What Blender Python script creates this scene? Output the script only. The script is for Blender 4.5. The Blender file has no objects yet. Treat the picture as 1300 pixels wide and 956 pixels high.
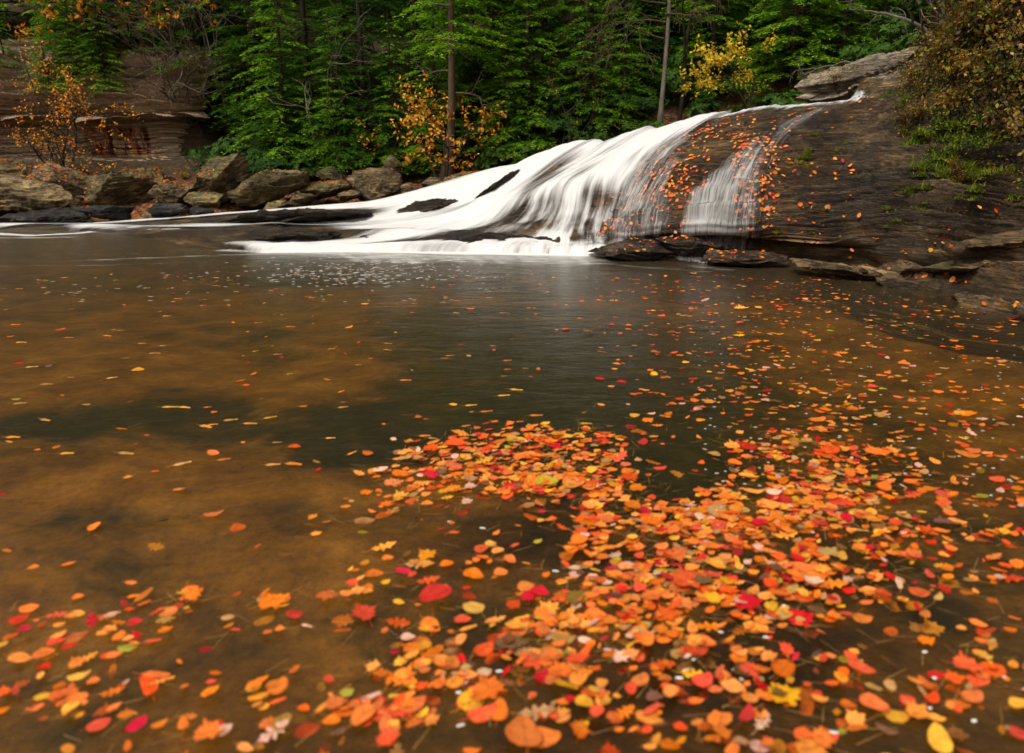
import bpy, math, random
import numpy as np
from mathutils import Vector, Matrix
random.seed(7); RNG = np.random.default_rng(7)
S = bpy.context.scene; COL = S.collection

# ---------------------------------------------------------------- camera, sky, sun, exposure
H = 1.6; PITCH = math.radians(15.05); F = 867.0
cam = bpy.data.cameras.new('camera'); cam.sensor_width = 36; cam.lens = 36*F/1300
cam.shift_y = -44.5/1300; cam.clip_start = .05; cam.clip_end = 600
co = bpy.data.objects.new('camera', cam); COL.objects.link(co)
co.location = (0, 0, H); co.rotation_euler = (math.pi/2-PITCH, 0, 0); S.camera = co
cam.dof.use_dof = True; cam.dof.focus_distance = 9.0; cam.dof.aperture_fstop = 1.5

SUN_EL, SUN_AZ = 56, 222       # degrees; the azimuth is the bearing the light comes from (0 = +Y, clockwise)
w = bpy.data.worlds.new('World'); S.world = w; w.use_nodes = True
nt = w.node_tree; bg = nt.nodes['Background']; bg.inputs['Strength'].default_value = .115
sk = nt.nodes.new('ShaderNodeTexSky'); sk.sky_type = 'NISHITA'; sk.sun_disc = False
sk.sun_elevation = math.radians(SUN_EL); sk.sun_rotation = math.radians(SUN_AZ)
sk.air_density = 1.0; sk.dust_density = 4.0
hs = nt.nodes.new('ShaderNodeHueSaturation'); hs.inputs['Saturation'].default_value = .12
wm = nt.nodes.new('ShaderNodeMixRGB'); wm.blend_type = 'MULTIPLY'; wm.inputs[0].default_value = 1; wm.inputs[2].default_value = (1.05, 1.0, .93, 1)
nt.links.new(sk.outputs[0], hs.inputs['Color']); nt.links.new(hs.outputs[0], wm.inputs[1]); nt.links.new(wm.outputs[0], bg.inputs['Color'])
sl = bpy.data.lights.new('sun', 'SUN'); sl.energy = 2.0; sl.angle = math.radians(11); sl.color = (1, .95, .87)
so = bpy.data.objects.new('sun', sl); COL.objects.link(so)
a, e = math.radians(SUN_AZ), math.radians(SUN_EL)
so.rotation_euler = Vector((math.sin(a)*math.cos(e), math.cos(a)*math.cos(e), math.sin(e))).to_track_quat('Z', 'Y').to_euler()
S.view_settings.view_transform = 'Standard'; S.view_settings.look = 'None'
S.view_settings.exposure = 0.35; S.view_settings.gamma = 1; S.view_settings.use_curve_mapping = False
S.cycles.use_denoising = True; S.cycles.max_bounces = 6; S.cycles.transparent_max_bounces = 12
S.cycles.diffuse_bounces = 3; S.cycles.glossy_bounces = 2; S.cycles.caustics_reflective = False; S.cycles.caustics_refractive = False

# ---------------------------------------------------------------- helpers
CT, ST = math.cos(PITCH), math.sin(PITCH)
def W(px, py, Y):                       # the point at distance Y seen at a pixel of the photograph
    dx, dy = (px-650)/F, (433.5-py)/F
    k = Y/(dy*ST+CT)
    return (dx*k, Y, H+k*(dy*CT-ST))
def WZ(px, py, z=0.0):                  # the point at height z
    dx, dy = (px-650)/F, (433.5-py)/F
    k = (z-H)/(dy*CT-ST)
    return (dx*k, k*(dy*ST+CT), z)
def PIX(P):
    P = np.asarray(P, float); z = P[..., 2]-H; y = P[..., 1]
    d = y*CT - z*ST; u = y*ST + z*CT
    d = np.where(np.abs(d) < 1e-3, 1e-3, d)
    return 650+F*P[..., 0]/d, 433.5-F*u/d, d

def _h(i, j, k):
    n = (i*374761393 + j*668265263 + k*2147483647 + 1013904223) & 0xffffffff
    n = ((n ^ (n >> 13))*1274126177) & 0xffffffff
    n = ((n ^ (n >> 15))*2246822519) & 0xffffffff
    return ((n ^ (n >> 16)) & 0xffff)/65535.0
def vn(x, y=0., z=0.):
    x, y, z = np.broadcast_arrays(np.asarray(x, float), np.asarray(y, float), np.asarray(z, float))
    i, j, k = np.floor(x).astype(np.int64), np.floor(y).astype(np.int64), np.floor(z).astype(np.int64)
    fx, fy, fz = x-i, y-j, z-k
    fx, fy, fz = [f*f*(3-2*f) for f in (fx, fy, fz)]
    r = 0
    for a_ in (0, 1):
        for b_ in (0, 1):
            for c_ in (0, 1):
                wgt = (fx if a_ else 1-fx)*(fy if b_ else 1-fy)*(fz if c_ else 1-fz)
                r = r + wgt*_h(i+a_, j+b_, k+c_)
    return r*2-1
def fbm(x, y=0., z=0., o=4):
    r = 0; A = 1.; s = 0
    for q in range(o):
        f = 2.0**q; r = r + A*vn(np.asarray(x)*f+q*17.3, np.asarray(y)*f+q*5.1, np.asarray(z)*f+q*9.7); s += A; A *= .5
    return r/s

def link(name, me, mat=None, parent=None):
    o = bpy.data.objects.new(name, me); COL.objects.link(o)
    if mat and me is not None: me.materials.append(mat)
    if parent: o.parent = parent
    return o
def fast(name, V, Fs, smooth=True, fattr=None, vattr=None, uv=None):
    """V (n,3); Fs list of (m,k) index arrays; attributes: dict name -> array"""
    V = np.asarray(V, np.float32).reshape(-1, 3)
    if isinstance(Fs, np.ndarray): Fs = [Fs]
    Fs = [np.asarray(f, np.int32) for f in Fs if len(f)]
    me = bpy.data.meshes.new(name)
    me.vertices.add(len(V)); me.vertices.foreach_set('co', V.ravel())
    tot = np.concatenate([np.full(len(f), f.shape[1], np.int32) for f in Fs])
    idx = np.concatenate([f.ravel() for f in Fs])
    me.loops.add(len(idx)); me.loops.foreach_set('vertex_index', idx)
    me.polygons.add(len(tot))
    me.polygons.foreach_set('loop_start', np.concatenate([[0], np.cumsum(tot)[:-1]]).astype(np.int32))
    me.polygons.foreach_set('use_smooth', np.full(len(tot), smooth, bool))
    for k, v in (fattr or {}).items():
        v = np.asarray(v, np.float32)
        if v.ndim == 2:
            at = me.attributes.new(k, 'FLOAT_COLOR', 'FACE' if False else 'POINT')
            at.data.foreach_set('color', v.ravel())
        else:
            at = me.attributes.new(k, 'FLOAT', 'FACE'); at.data.foreach_set('value', v)
    for k, v in (vattr or {}).items():
        v = np.asarray(v, np.float32)
        at = me.attributes.new(k, 'FLOAT', 'POINT'); at.data.foreach_set('value', v.ravel())
    if uv is not None:
        ul = me.uv_layers.new(name='UVMap'); ul.data.foreach_set('uv', np.asarray(uv, np.float32)[idx].ravel())
    me.update(calc_edges=True)
    return me
def gridfaces(nr, nc):
    i = np.arange(nr-1)[:, None]*nc + np.arange(nc-1)[None, :]
    return np.stack([i, i+1, i+nc+1, i+nc], -1).reshape(-1, 4)
def tag(o, label, cat, group=None, kind=None):
    o['label'] = label; o['category'] = cat
    if group: o['group'] = group
    if kind: o['kind'] = kind
    return o
def struct(o, kind='structure'):
    o['kind'] = kind; return o
def empty(name, loc, rz=0., sc=1.):
    o = bpy.data.objects.new(name, None); COL.objects.link(o)
    o.location = loc; o.rotation_euler = (0, 0, rz); o.scale = (sc,)*3 if not hasattr(sc, '__len__') else sc
    return o
def copy_tree(o, parent=None):
    c = o.copy(); COL.objects.link(c)
    if parent: c.parent = parent
    for ch in o.children: copy_tree(ch, c)
    return c

# ---------------------------------------------------------------- materials
class M:
    def __init__(s, name):
        s.m = bpy.data.materials.new(name); s.m.use_nodes = True; s.t = s.m.node_tree; s.t.nodes.clear()
        s.out = s.n('ShaderNodeOutputMaterial')
    def n(s, t, **k):
        nd = s.t.nodes.new(t)
        for a_, v in k.items(): setattr(nd, a_, v)
        return nd
    def l(s, a_, b_): s.t.links.new(a_, b_)
    def put(s, sock, v):
        if hasattr(v, 'is_output') or isinstance(v, bpy.types.NodeSocket): s.l(v, sock)
        elif v is not None:
            if isinstance(v, tuple) and len(v) == 3 and sock.type == 'RGBA': v = (*v, 1)
            sock.default_value = v
    def pos(s, kind='Position'):
        if kind == 'Position': return s.n('ShaderNodeNewGeometry').outputs['Position']
        return s.n('ShaderNodeTexCoord').outputs[kind]
    def mp(s, v, scale=(1, 1, 1), loc=(0, 0, 0), rot=(0, 0, 0)):
        nd = s.n('ShaderNodeMapping'); s.l(v, nd.inputs[0]); nd.inputs['Scale'].default_value = scale
        nd.inputs['Location'].default_value = loc; nd.inputs['Rotation'].default_value = rot
        return nd.outputs[0]
    def noise(s, v, scale=5., detail=4., rough=.55, dist=0.):
        nd = s.n('ShaderNodeTexNoise'); s.l(v, nd.inputs['Vector']); nd.inputs['Scale'].default_value = scale
        nd.inputs['Detail'].default_value = detail; nd.inputs['Roughness'].default_value = rough; nd.inputs['Distortion'].default_value = dist
        return nd.outputs['Fac']
    def ramp(s, f, stops, interp='LINEAR'):
        nd = s.n('ShaderNodeValToRGB'); s.l(f, nd.inputs[0]); cr = nd.color_ramp; cr.interpolation = interp
        while len(cr.elements) < len(stops): cr.elements.new(.5)
        for el, (p, c) in zip(cr.elements, stops):
            el.position = p; el.color = (*c, 1) if isinstance(c, tuple) else (c, c, c, 1)
        return nd.outputs[0]
    def mix(s, f, a_, b_, mode='MIX'):
        nd = s.n('ShaderNodeMixRGB', blend_type=mode); s.put(nd.inputs[0], f); s.put(nd.inputs[1], a_); s.put(nd.inputs[2], b_)
        return nd.outputs[0]
    def math(s, op, a_, b_=None, clamp=False):
        nd = s.n('ShaderNodeMath', operation=op, use_clamp=clamp); s.put(nd.inputs[0], a_)
        if b_ is not None: s.put(nd.inputs[1], b_)
        return nd.outputs[0]
    def mr(s, v, a_, b_, c=0., d=1., smooth=True):
        nd = s.n('ShaderNodeMapRange', interpolation_type='SMOOTHSTEP' if smooth else 'LINEAR')
        s.put(nd.inputs[0], v); nd.inputs[1].default_value = a_; nd.inputs[2].default_value = b_; nd.inputs[3].default_value = c; nd.inputs[4].default_value = d
        return nd.outputs[0]
    def attr(s, name, out='Fac'): return s.n('ShaderNodeAttribute', attribute_name=name).outputs[out]
    def nz(s):
        x = s.n('ShaderNodeSeparateXYZ'); s.l(s.n('ShaderNodeNewGeometry').outputs['Normal'], x.inputs[0]); return x.outputs[2]
    def sep(s, v):
        x = s.n('ShaderNodeSeparateXYZ'); s.l(v, x.inputs[0]); return x.outputs
    def bump(s, h, st=.5, d=.02, normal=None):
        nd = s.n('ShaderNodeBump'); s.put(nd.inputs['Height'], h); nd.inputs['Strength'].default_value = st; nd.inputs['Distance'].default_value = d
        if normal is not None: s.l(normal, nd.inputs['Normal'])
        return nd.outputs[0]
    def bsdf(s, col, rough=.7, normal=None, spec=.5, sss=None, final=True):
        b = s.n('ShaderNodeBsdfPrincipled'); s.put(b.inputs['Base Color'], col); s.put(b.inputs['Roughness'], rough)
        s.put(b.inputs['Specular IOR Level'], spec)
        if normal is not None: s.l(normal, b.inputs['Normal'])
        if final: s.l(b.outputs[0], s.out.inputs[0])
        return b.outputs[0]

def rock_mat(name, cols, moss=.5, wetv=0., strata=1.0, lichen=.35, litter=0.):
    m = M(name); P = m.pos()
    warp = m.noise(m.mp(P, (.5, .5, .5)), 1.5, 3)
    base = m.ramp(m.noise(m.mp(P, (1, 1, 2.2)), 1.3, 6, .65), [(.3, cols[0]), (.5, cols[1]), (.68, cols[2])])
    st = m.noise(m.mp(P, (.9, .9, 6.5), rot=(.02, .035, 0)), 2.2, 7, .75, .7)
    base = m.mix(m.mr(st, .35, .62, 0, .75*strata), base, m.mix(.8, base, (.012, .009, .006), 'MIX'))
    st2 = m.noise(m.mp(P, (.8, .8, 7), loc=(4, 2, 1), rot=(-.03, .05, 0)), 1.7, 5, .65, .5)
    crack = m.math('SUBTRACT', 1., m.mr(m.math('ABSOLUTE', m.math('SUBTRACT', st2, .5)), 0, .022))
    crack = m.math('MULTIPLY', crack, m.mr(m.noise(P, 1.6, 4), .42, .55))
    base = m.mix(m.math('MULTIPLY', crack, .9), base, (.006, .005, .004))
    st3 = m.noise(m.mp(P, (1.1, 1.1, 13), loc=(1, 7, 3), rot=(.04, -.03, 0)), 1.6, 5, .7, .7)
    crack3 = m.math('MULTIPLY', m.math('SUBTRACT', 1., m.mr(m.math('ABSOLUTE', m.math('SUBTRACT', st3, .5)), 0, .04)), m.mr(m.noise(P, 2.3, 4), .40, .52))
    base = m.mix(m.math('MULTIPLY', crack3, .9*min(1, strata)), base, (.006, .005, .004))
    patch = m.noise(m.mp(P, (.8, .8, 1.6)), .8, 5, .6)
    base = m.mix(.8, base, m.ramp(patch, [(.36, .38), (.5, 1.05), (.62, 1.9)]), 'MULTIPLY')
    fine = m.noise(P, 22, 5, .75)
    base = m.mix(.8, base, m.ramp(fine, [(.3, .55), (.5, 1.0), (.72, 1.35)]), 'MULTIPLY')
    if lichen:
        lf = m.math('MULTIPLY', m.mr(m.noise(P, 3.1, 6, .75), .56, .66), m.mr(m.noise(m.mp(P, (1, 1, 3)), 9, 4, .6), .48, .6))
        base = m.mix(m.math('MULTIPLY', lf, lichen), base, (.36, .33, .25))
    if moss:
        mf = m.math('MULTIPLY', m.mr(m.nz(), .1, .7), m.mr(m.noise(P, 2.0, 5, .7), .5, .62))
        base = m.mix(m.math('MULTIPLY', mf, moss), base, m.ramp(m.noise(P, 14, 3), [(.3, (.045, .055, .008)), (.7, (.13, .12, .02))]))
    wet = m.math('MAXIMUM', m.attr('wet'), wetv)
    base = m.mix(m.math('MULTIPLY', wet, .85), base, m.mix(1, base, (.36, .29, .23), 'MULTIPLY'))
    hgt = m.math('SUBTRACT', m.math('ADD', m.math('MULTIPLY', st, 1.3*strata), m.math('MULTIPLY', m.noise(P, 9, 6, .7), .9)), m.math('ADD', m.math('MULTIPLY', crack, .5), m.math('MULTIPLY', crack3, .6*min(1, strata))))
    nrm = m.bump(hgt, 1., .08)
    nrm = m.bump(fine, .7, .014, nrm)
    rough = m.mr(wet, 0, 1, .85, .33)
    m.bsdf(base, rough, nrm, .45)
    return m.m
TAN = [(.13, .085, .038), (.30, .20, .09), (.44, .31, .155)]
DARK = [(.035, .025, .016), (.085, .06, .035), (.16, .115, .065)]
MR_tan = rock_mat('tan_rock', TAN, .55, 0, .6)
MR_olive = rock_mat('olive_rock', [(.09, .065, .022), (.21, .155, .055), (.33, .25, .10)], .8, 0, .5)
MR_grey = rock_mat('dark_slab_rock', [(.035, .03, .028), (.07, .06, .055), (.11, .095, .085)], .1, .45, 1, .05)
MR_pale = rock_mat('pale_sandstone', [(.28, .21, .14), (.46, .36, .25), (.6, .5, .37)], .3, 0, .8, .5)
MR_wet = rock_mat('wet_rock', [(.06, .042, .026), (.13, .09, .052), (.24, .17, .10)], .0, .7, 1, .12)
MR_ledge = rock_mat('ledge_rock', [(.085, .05, .02), (.26, .16, .066), (.48, .32, .145)], .35, 0, 1.0, .6)

def cliff_mat():
    m = M('cliff_rock'); P = m.pos()
    st = m.noise(m.mp(P, (.35, .35, 5.5)), 1.4, 7, .7, .4)
    base = m.ramp(st, [(.28, (.08, .055, .035)), (.42, (.28, .20, .125)), (.56, (.42, .33, .22)), (.7, (.52, .44, .33))])
    base = m.mix(.7, base, m.ramp(m.noise(P, 6, 6, .75), [(.3, .5), (.7, 1.3)]), 'MULTIPLY')
    x, y, z = m.sep(P)
    # rust-red seep stains below the overhang
    base = m.mix(m.mr(z, 2.75, 2.5, 0, .6), base, m.mix(1, m.ramp(m.noise(m.mp(P, (.6, .6, 3)), 2, 6, .7), [(.3, (.24, .18, .12)), (.5, (.42, .33, .22)), (.7, (.55, .46, .34))]), (1, 1, 1), 'MULTIPLY'))  # wall colour lightened below the overhang to offset the shade there
    wob = m.math('MULTIPLY', m.math('SUBTRACT', m.noise(m.mp(P, (1, 1, .25)), 4.5, 4, .6), .5), 1.5)
    zone = m.math('MULTIPLY', m.mr(m.math('ADD', x, wob), -13.9, -13.6), m.mr(m.math('ADD', x, wob), -11.6, -11.9))
    zz = m.math('MULTIPLY', m.mr(z, 1.5, 1.75), m.mr(z, 2.62, 2.5))
    sn = m.noise(m.mp(P, (1, .2, .13)), 5.2, 4, .6)
    mask = m.math('MULTIPLY', m.math('MULTIPLY', zone, zz), m.mr(sn, .43, .52))
    rust = m.ramp(m.noise(m.mp(P, (1, .2, .12)), 9, 4), [(.35, (.035, .01, .006)), (.52, (.09, .022, .01)), (.64, (.55, .17, .04))])
    base = m.mix(m.math('MULTIPLY', mask, 1.), base, rust)
    tanz = m.math('MULTIPLY', m.math('MULTIPLY', zone, zz), .6)
    base = m.mix(m.math('MULTIPLY', m.math('SUBTRACT', 1., mask), m.math('MULTIPLY', tanz, 1.)), base, (.42, .31, .17))
    litter = m.math('MULTIPLY', m.mr(m.nz(), .45, .8), m.mr(m.noise(P, 5, 5, .7), .42, .55))
    base = m.mix(m.math('MULTIPLY', litter, .4), base, m.ramp(m.noise(P, 30, 2), [(.35, (.10, .035, .015)), (.65, (.30, .10, .035))]))
    nrm = m.bump(m.math('ADD', st, m.math('MULTIPLY', m.noise(P, 7, 6, .7), .8)), .9, .08)
    m.bsdf(base, .88, nrm, .3); return m.m

def ground_mat():
    m = M('forest_floor'); P = m.pos()
    v = m.n('ShaderNodeTexVoronoi'); v.inputs['Scale'].default_value = 16; m.l(P, v.inputs['Vector'])
    leafc = m.ramp(m.sep(v.outputs['Color'])[0], [(.0, (.05, .022, .010)), (.35, (.13, .05, .018)), (.6, (.26, .085, .03)), (.85, (.34, .13, .05)), (1., (.10, .06, .03))], 'CONSTANT')
    dirt = m.ramp(m.noise(P, 7, 6, .7), [(.3, (.02, .014, .008)), (.7, (.07, .05, .026))])
    y = m.sep(P)[1]
    near = m.mr(y, 20.2, 21.8, 1., .06)
    cov = m.math('MULTIPLY', m.mr(m.noise(P, 1.7, 5, .7), .36, .52), near)
    base = m.mix(cov, dirt, leafc)
    nrm = m.bump(m.math('ADD', v.outputs['Distance'], m.noise(P, 9, 5)), .8, .04)
    m.bsdf(base, .9, nrm, .2); return m.m

def bed_mat():
    m = M('riverbed_sand'); P = m.pos()
    d = m.attr('dark')
    sand = m.ramp(m.noise(m.mp(P, (1, 1.3, 1)), 1.6, 6, .65, .3), [(.3, (.085, .042, .009)), (.5, (.21, .105, .021)), (.7, (.34, .18, .042))])
    dk = m.ramp(m.noise(P, 3.5, 6, .7), [(.3, (.008, .011, .005)), (.55, (.026, .028, .010)), (.75, (.07, .05, .018))])
    n = m.noise(m.mp(P, (1, 1.2, 1)), 1.1, 6, .68, .5)
    f = m.mr(m.math('ADD', d, m.math('MULTIPLY', m.math('SUBTRACT', n, .5), 2.2)), .1, .95)
    base = m.mix(f, sand, dk)
    fine = m.noise(P, 16, 6, .8)
    base = m.mix(.75, base, m.ramp(fine, [(.32, .5), (.55, 1.), (.75, 1.35)]), 'MULTIPLY')
    m.bsdf(base, .9, m.bump(m.noise(P, 6, 5), .6, .06), .1); return m.m

def pool_mat():
    m = M('pool_water'); P = m.pos()
    y = m.sep(P)[1]
    r1 = m.noise(m.mp(P, (1.1, 3.2, 1)), 1.6, 3, .55, .4)
    r2 = m.noise(m.mp(P, (1.3, 4.5, 1)), 7, 4, .6, .3)
    nrm = m.bump(m.math('ADD', r1, m.math('MULTIPLY', r2, .35)), .22, .05)
    tr = m.n('ShaderNodeBsdfTransparent'); tr.inputs[0].default_value = (.87, .76, .50, 1)
    # suspended silt: a little of the light is scattered back by the water itself
    si = m.n('ShaderNodeBsdfDiffuse'); si.inputs[0].default_value = (.10, .072, .03, 1)
    body = m.n('ShaderNodeMixShader'); m.put(body.inputs[0], m.mr(y, 3., 13, .05, .42, False)); m.l(tr.outputs[0], body.inputs[1]); m.l(si.outputs[0], body.inputs[2])
    gl = m.n('ShaderNodeBsdfGlossy'); gl.inputs['Roughness'].default_value = .2; gl.inputs[0].default_value = (.95, .95, .95, 1); m.l(nrm, gl.inputs['Normal'])
    fr = m.n('ShaderNodeFresnel'); fr.inputs[0].default_value = 1.33; m.l(nrm, fr.inputs['Normal'])
    s1 = m.n('ShaderNodeMixShader'); m.put(s1.inputs[0], m.math('MULTIPLY', fr.outputs[0], .85)); m.l(body.outputs[0], s1.inputs[1]); m.l(gl.outputs[0], s1.inputs[2])
    # foam
    fs = m.noise(m.mp(P, (.7, 5, 1)), 2.4, 5, .65, .6)
    val = m.math('ADD', m.attr('foam'), m.math('MULTIPLY', m.math('SUBTRACT', fs, .5), .9))
    fa = m.math('MULTIPLY', m.mr(val, .28, .95), m.mr(m.attr('foam'), .01, .15))
    fo = m.n('ShaderNodeBsdfDiffuse'); fo.inputs[0].default_value = (.70, .69, .66, 1)
    s2 = m.n('ShaderNodeMixShader'); m.put(s2.inputs[0], fa); m.l(s1.outputs[0], s2.inputs[1]); m.l(fo.outputs[0], s2.inputs[2])
    m.l(s2.outputs[0], m.out.inputs[0]); return m.m

def falls_mat(name, su, sv, lo=.28, hi=.95, amp=.9, su2=None, col=(.83, .825, .81), maxa=.98, fine=.38):
    m = M(name); uv = m.pos('UV')
    n1 = m.noise(m.mp(uv, (su, sv, 1)), 1, 4, .6, .25)
    n2 = m.noise(m.mp(uv, (su*4.1, sv*1.6, 1), loc=(3, 1, 0)), 1, 3, .6, .3)
    s = m.math('ADD', m.math('MULTIPLY', n1, 1-fine), m.math('MULTIPLY', n2, fine))
    d = m.attr('dens')
    val = m.math('ADD', d, m.math('MULTIPLY', m.math('SUBTRACT', s, .5), amp*2))
    al = m.math('MULTIPLY', m.math('MULTIPLY', m.mr(val, lo, hi), m.mr(d, .02, .2)), maxa)
    df = m.bsdf(col, .6, m.bump(s, .8, .12), .15, final=False)
    tl = m.n('ShaderNodeBsdfTranslucent'); tl.inputs[0].default_value = (*col, 1)
    a1 = m.n('ShaderNodeMixShader'); a1.inputs[0].default_value = .22; m.l(df, a1.inputs[1]); m.l(tl.outputs[0], a1.inputs[2])
    tr = m.n('ShaderNodeBsdfTransparent')
    mx = m.n('ShaderNodeMixShader'); m.put(mx.inputs[0], al); m.l(tr.outputs[0], mx.inputs[1]); m.l(a1.outputs[0], mx.inputs[2])
    m.l(mx.outputs[0], m.out.inputs[0]); return m.m

def leaf_mat(name, stops, rough=.5, trans=.35, src='rnd', objvar=.35, spec=.25):
    m = M(name)
    if src == 'rnd': c = m.ramp(m.attr('rnd'), stops)
    elif src == 'obj': c = m.n('ShaderNodeObjectInfo').outputs['Color']
    elif src == 'attr': c = m.attr('tint', 'Color')
    if src == 'rnd' and objvar:
        r = m.n('ShaderNodeObjectInfo').outputs['Random']
        c = m.mix(1, c, m.ramp(r, [(0, (1-objvar, 1-objvar*.8, 1-objvar*.4)), (.5, (1, 1, 1)), (1, (1+objvar, 1+objvar*.55, 1-objvar*.2))]), 'MULTIPLY')
    if src != 'rnd':
        P = m.pos()
        u, v = m.attr('lu'), m.attr('lv'); av = m.math('ABSOLUTE', v)
        c = m.mix(.75, c, m.ramp(m.noise(P, 38, 5, .75), [(.3, (.40, .28, .22)), (.48, (.95, .9, .85)), (.7, (1.15, 1.2, 1.2))]), 'MULTIPLY')
        side = m.math('FRACT', m.math('MULTIPLY', m.math('SUBTRACT', u, m.math('MULTIPLY', av, .9)), 7.))
        vein = m.math('MAXIMUM', m.math('SUBTRACT', 1., m.mr(av, .008, .03)), m.math('MULTIPLY', m.mr(side, .82, 1.), .6))
        c = m.mix(m.math('MULTIPLY', vein, .45), c, m.mix(1, c, (.55, .45, .4), 'MULTIPLY'))
        rim = m.mr(m.math('ADD', m.math('MULTIPLY', u, u), m.math('MULTIPLY', m.math('MULTIPLY', v, v), 2.2)), .13, .26)
        c = m.mix(m.math('MULTIPLY', rim, .4), c, m.mix(1, c, (.75, .5, .45), 'MULTIPLY'))
    b = m.bsdf(c, rough, None, spec, final=False)
    t = m.n('ShaderNodeBsdfTranslucent'); m.put(t.inputs[0], c)
    mx = m.n('ShaderNodeMixShader'); mx.inputs[0].default_value = trans; m.l(b, mx.inputs[1]); m.l(t.outputs[0], mx.inputs[2]); m.l(mx.outputs[0], m.out.inputs[0])
    return m.m
def bark_mat(name, a_, b_):
    m = M(name); P = m.pos('Object')
    n = m.noise(m.mp(P, (7, 7, 1.4)), 2.5, 5, .7)
    c = m.ramp(n, [(.3, a_), (.7, b_)])
    c = m.mix(m.mr(m.noise(P, 1.8, 4), .5, .65, 0, .5), c, (.05, .06, .025))
    m.bsdf(c, .9, m.bump(n, .9, .03), .2); return m.m
MB_hem = bark_mat('hemlock_bark', (.035, .022, .014), (.13, .085, .055))
MB_grey = bark_mat('grey_bark', (.08, .065, .05), (.24, .20, .155))
MB_dark = bark_mat('dark_bark', (.015, .011, .008), (.05, .036, .025))
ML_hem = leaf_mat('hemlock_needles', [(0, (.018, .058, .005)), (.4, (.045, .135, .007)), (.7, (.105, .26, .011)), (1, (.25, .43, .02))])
ML_lit = leaf_mat('lit_hemlock_needles', [(0, (.07, .18, .008)), (.5, (.19, .40, .012)), (1, (.38, .56, .03))], objvar=.15)  # brighter copy of the hemlock needles; light on the boughs put into the colour
ML_rho = leaf_mat('rhododendron_leaves', [(0, (.016, .042, .007)), (.5, (.04, .095, .012)), (1, (.09, .17, .025))], .7, .25, spec=.1)
ML_org = leaf_mat('orange_foliage', [(0, (.55, .16, .01)), (.5, (.80, .30, .02)), (1, (.9, .48, .05))], objvar=.1)
ML_yel = leaf_mat('yellow_foliage', [(0, (.55, .37, .02)), (.5, (.78, .56, .03)), (1, (.9, .70, .10))], objvar=.05)
ML_mix = leaf_mat('autumn_shrub_foliage', [(0, (.06, .035, .01)), (.25, (.15, .05, .012)), (.42, (.16, .13, .014)), (.6, (.12, .18, .014)), (.8, (.36, .25, .025)), (.92, (.50, .20, .03)), (1, (.65, .36, .10))], objvar=.25)
ML_rus = leaf_mat('rusty_foliage', [(0, (.035, .022, .008)), (.3, (.12, .06, .014)), (.5, (.16, .17, .02)), (.7, (.28, .14, .025)), (.85, (.38, .30, .03)), (1, (.60, .32, .08))], objvar=.25)
ML_grs = leaf_mat('grass_blades', [(0, (.07, .10, .01)), (.5, (.16, .25, .014)), (.85, (.30, .34, .03)), (1, (.45, .28, .06))], objvar=.2)
ML_obj = leaf_mat('floating_leaf_blade', None, .45, .15, 'obj')
ML_att = leaf_mat('leaf_blades', None, .5, .15, 'attr')

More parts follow.
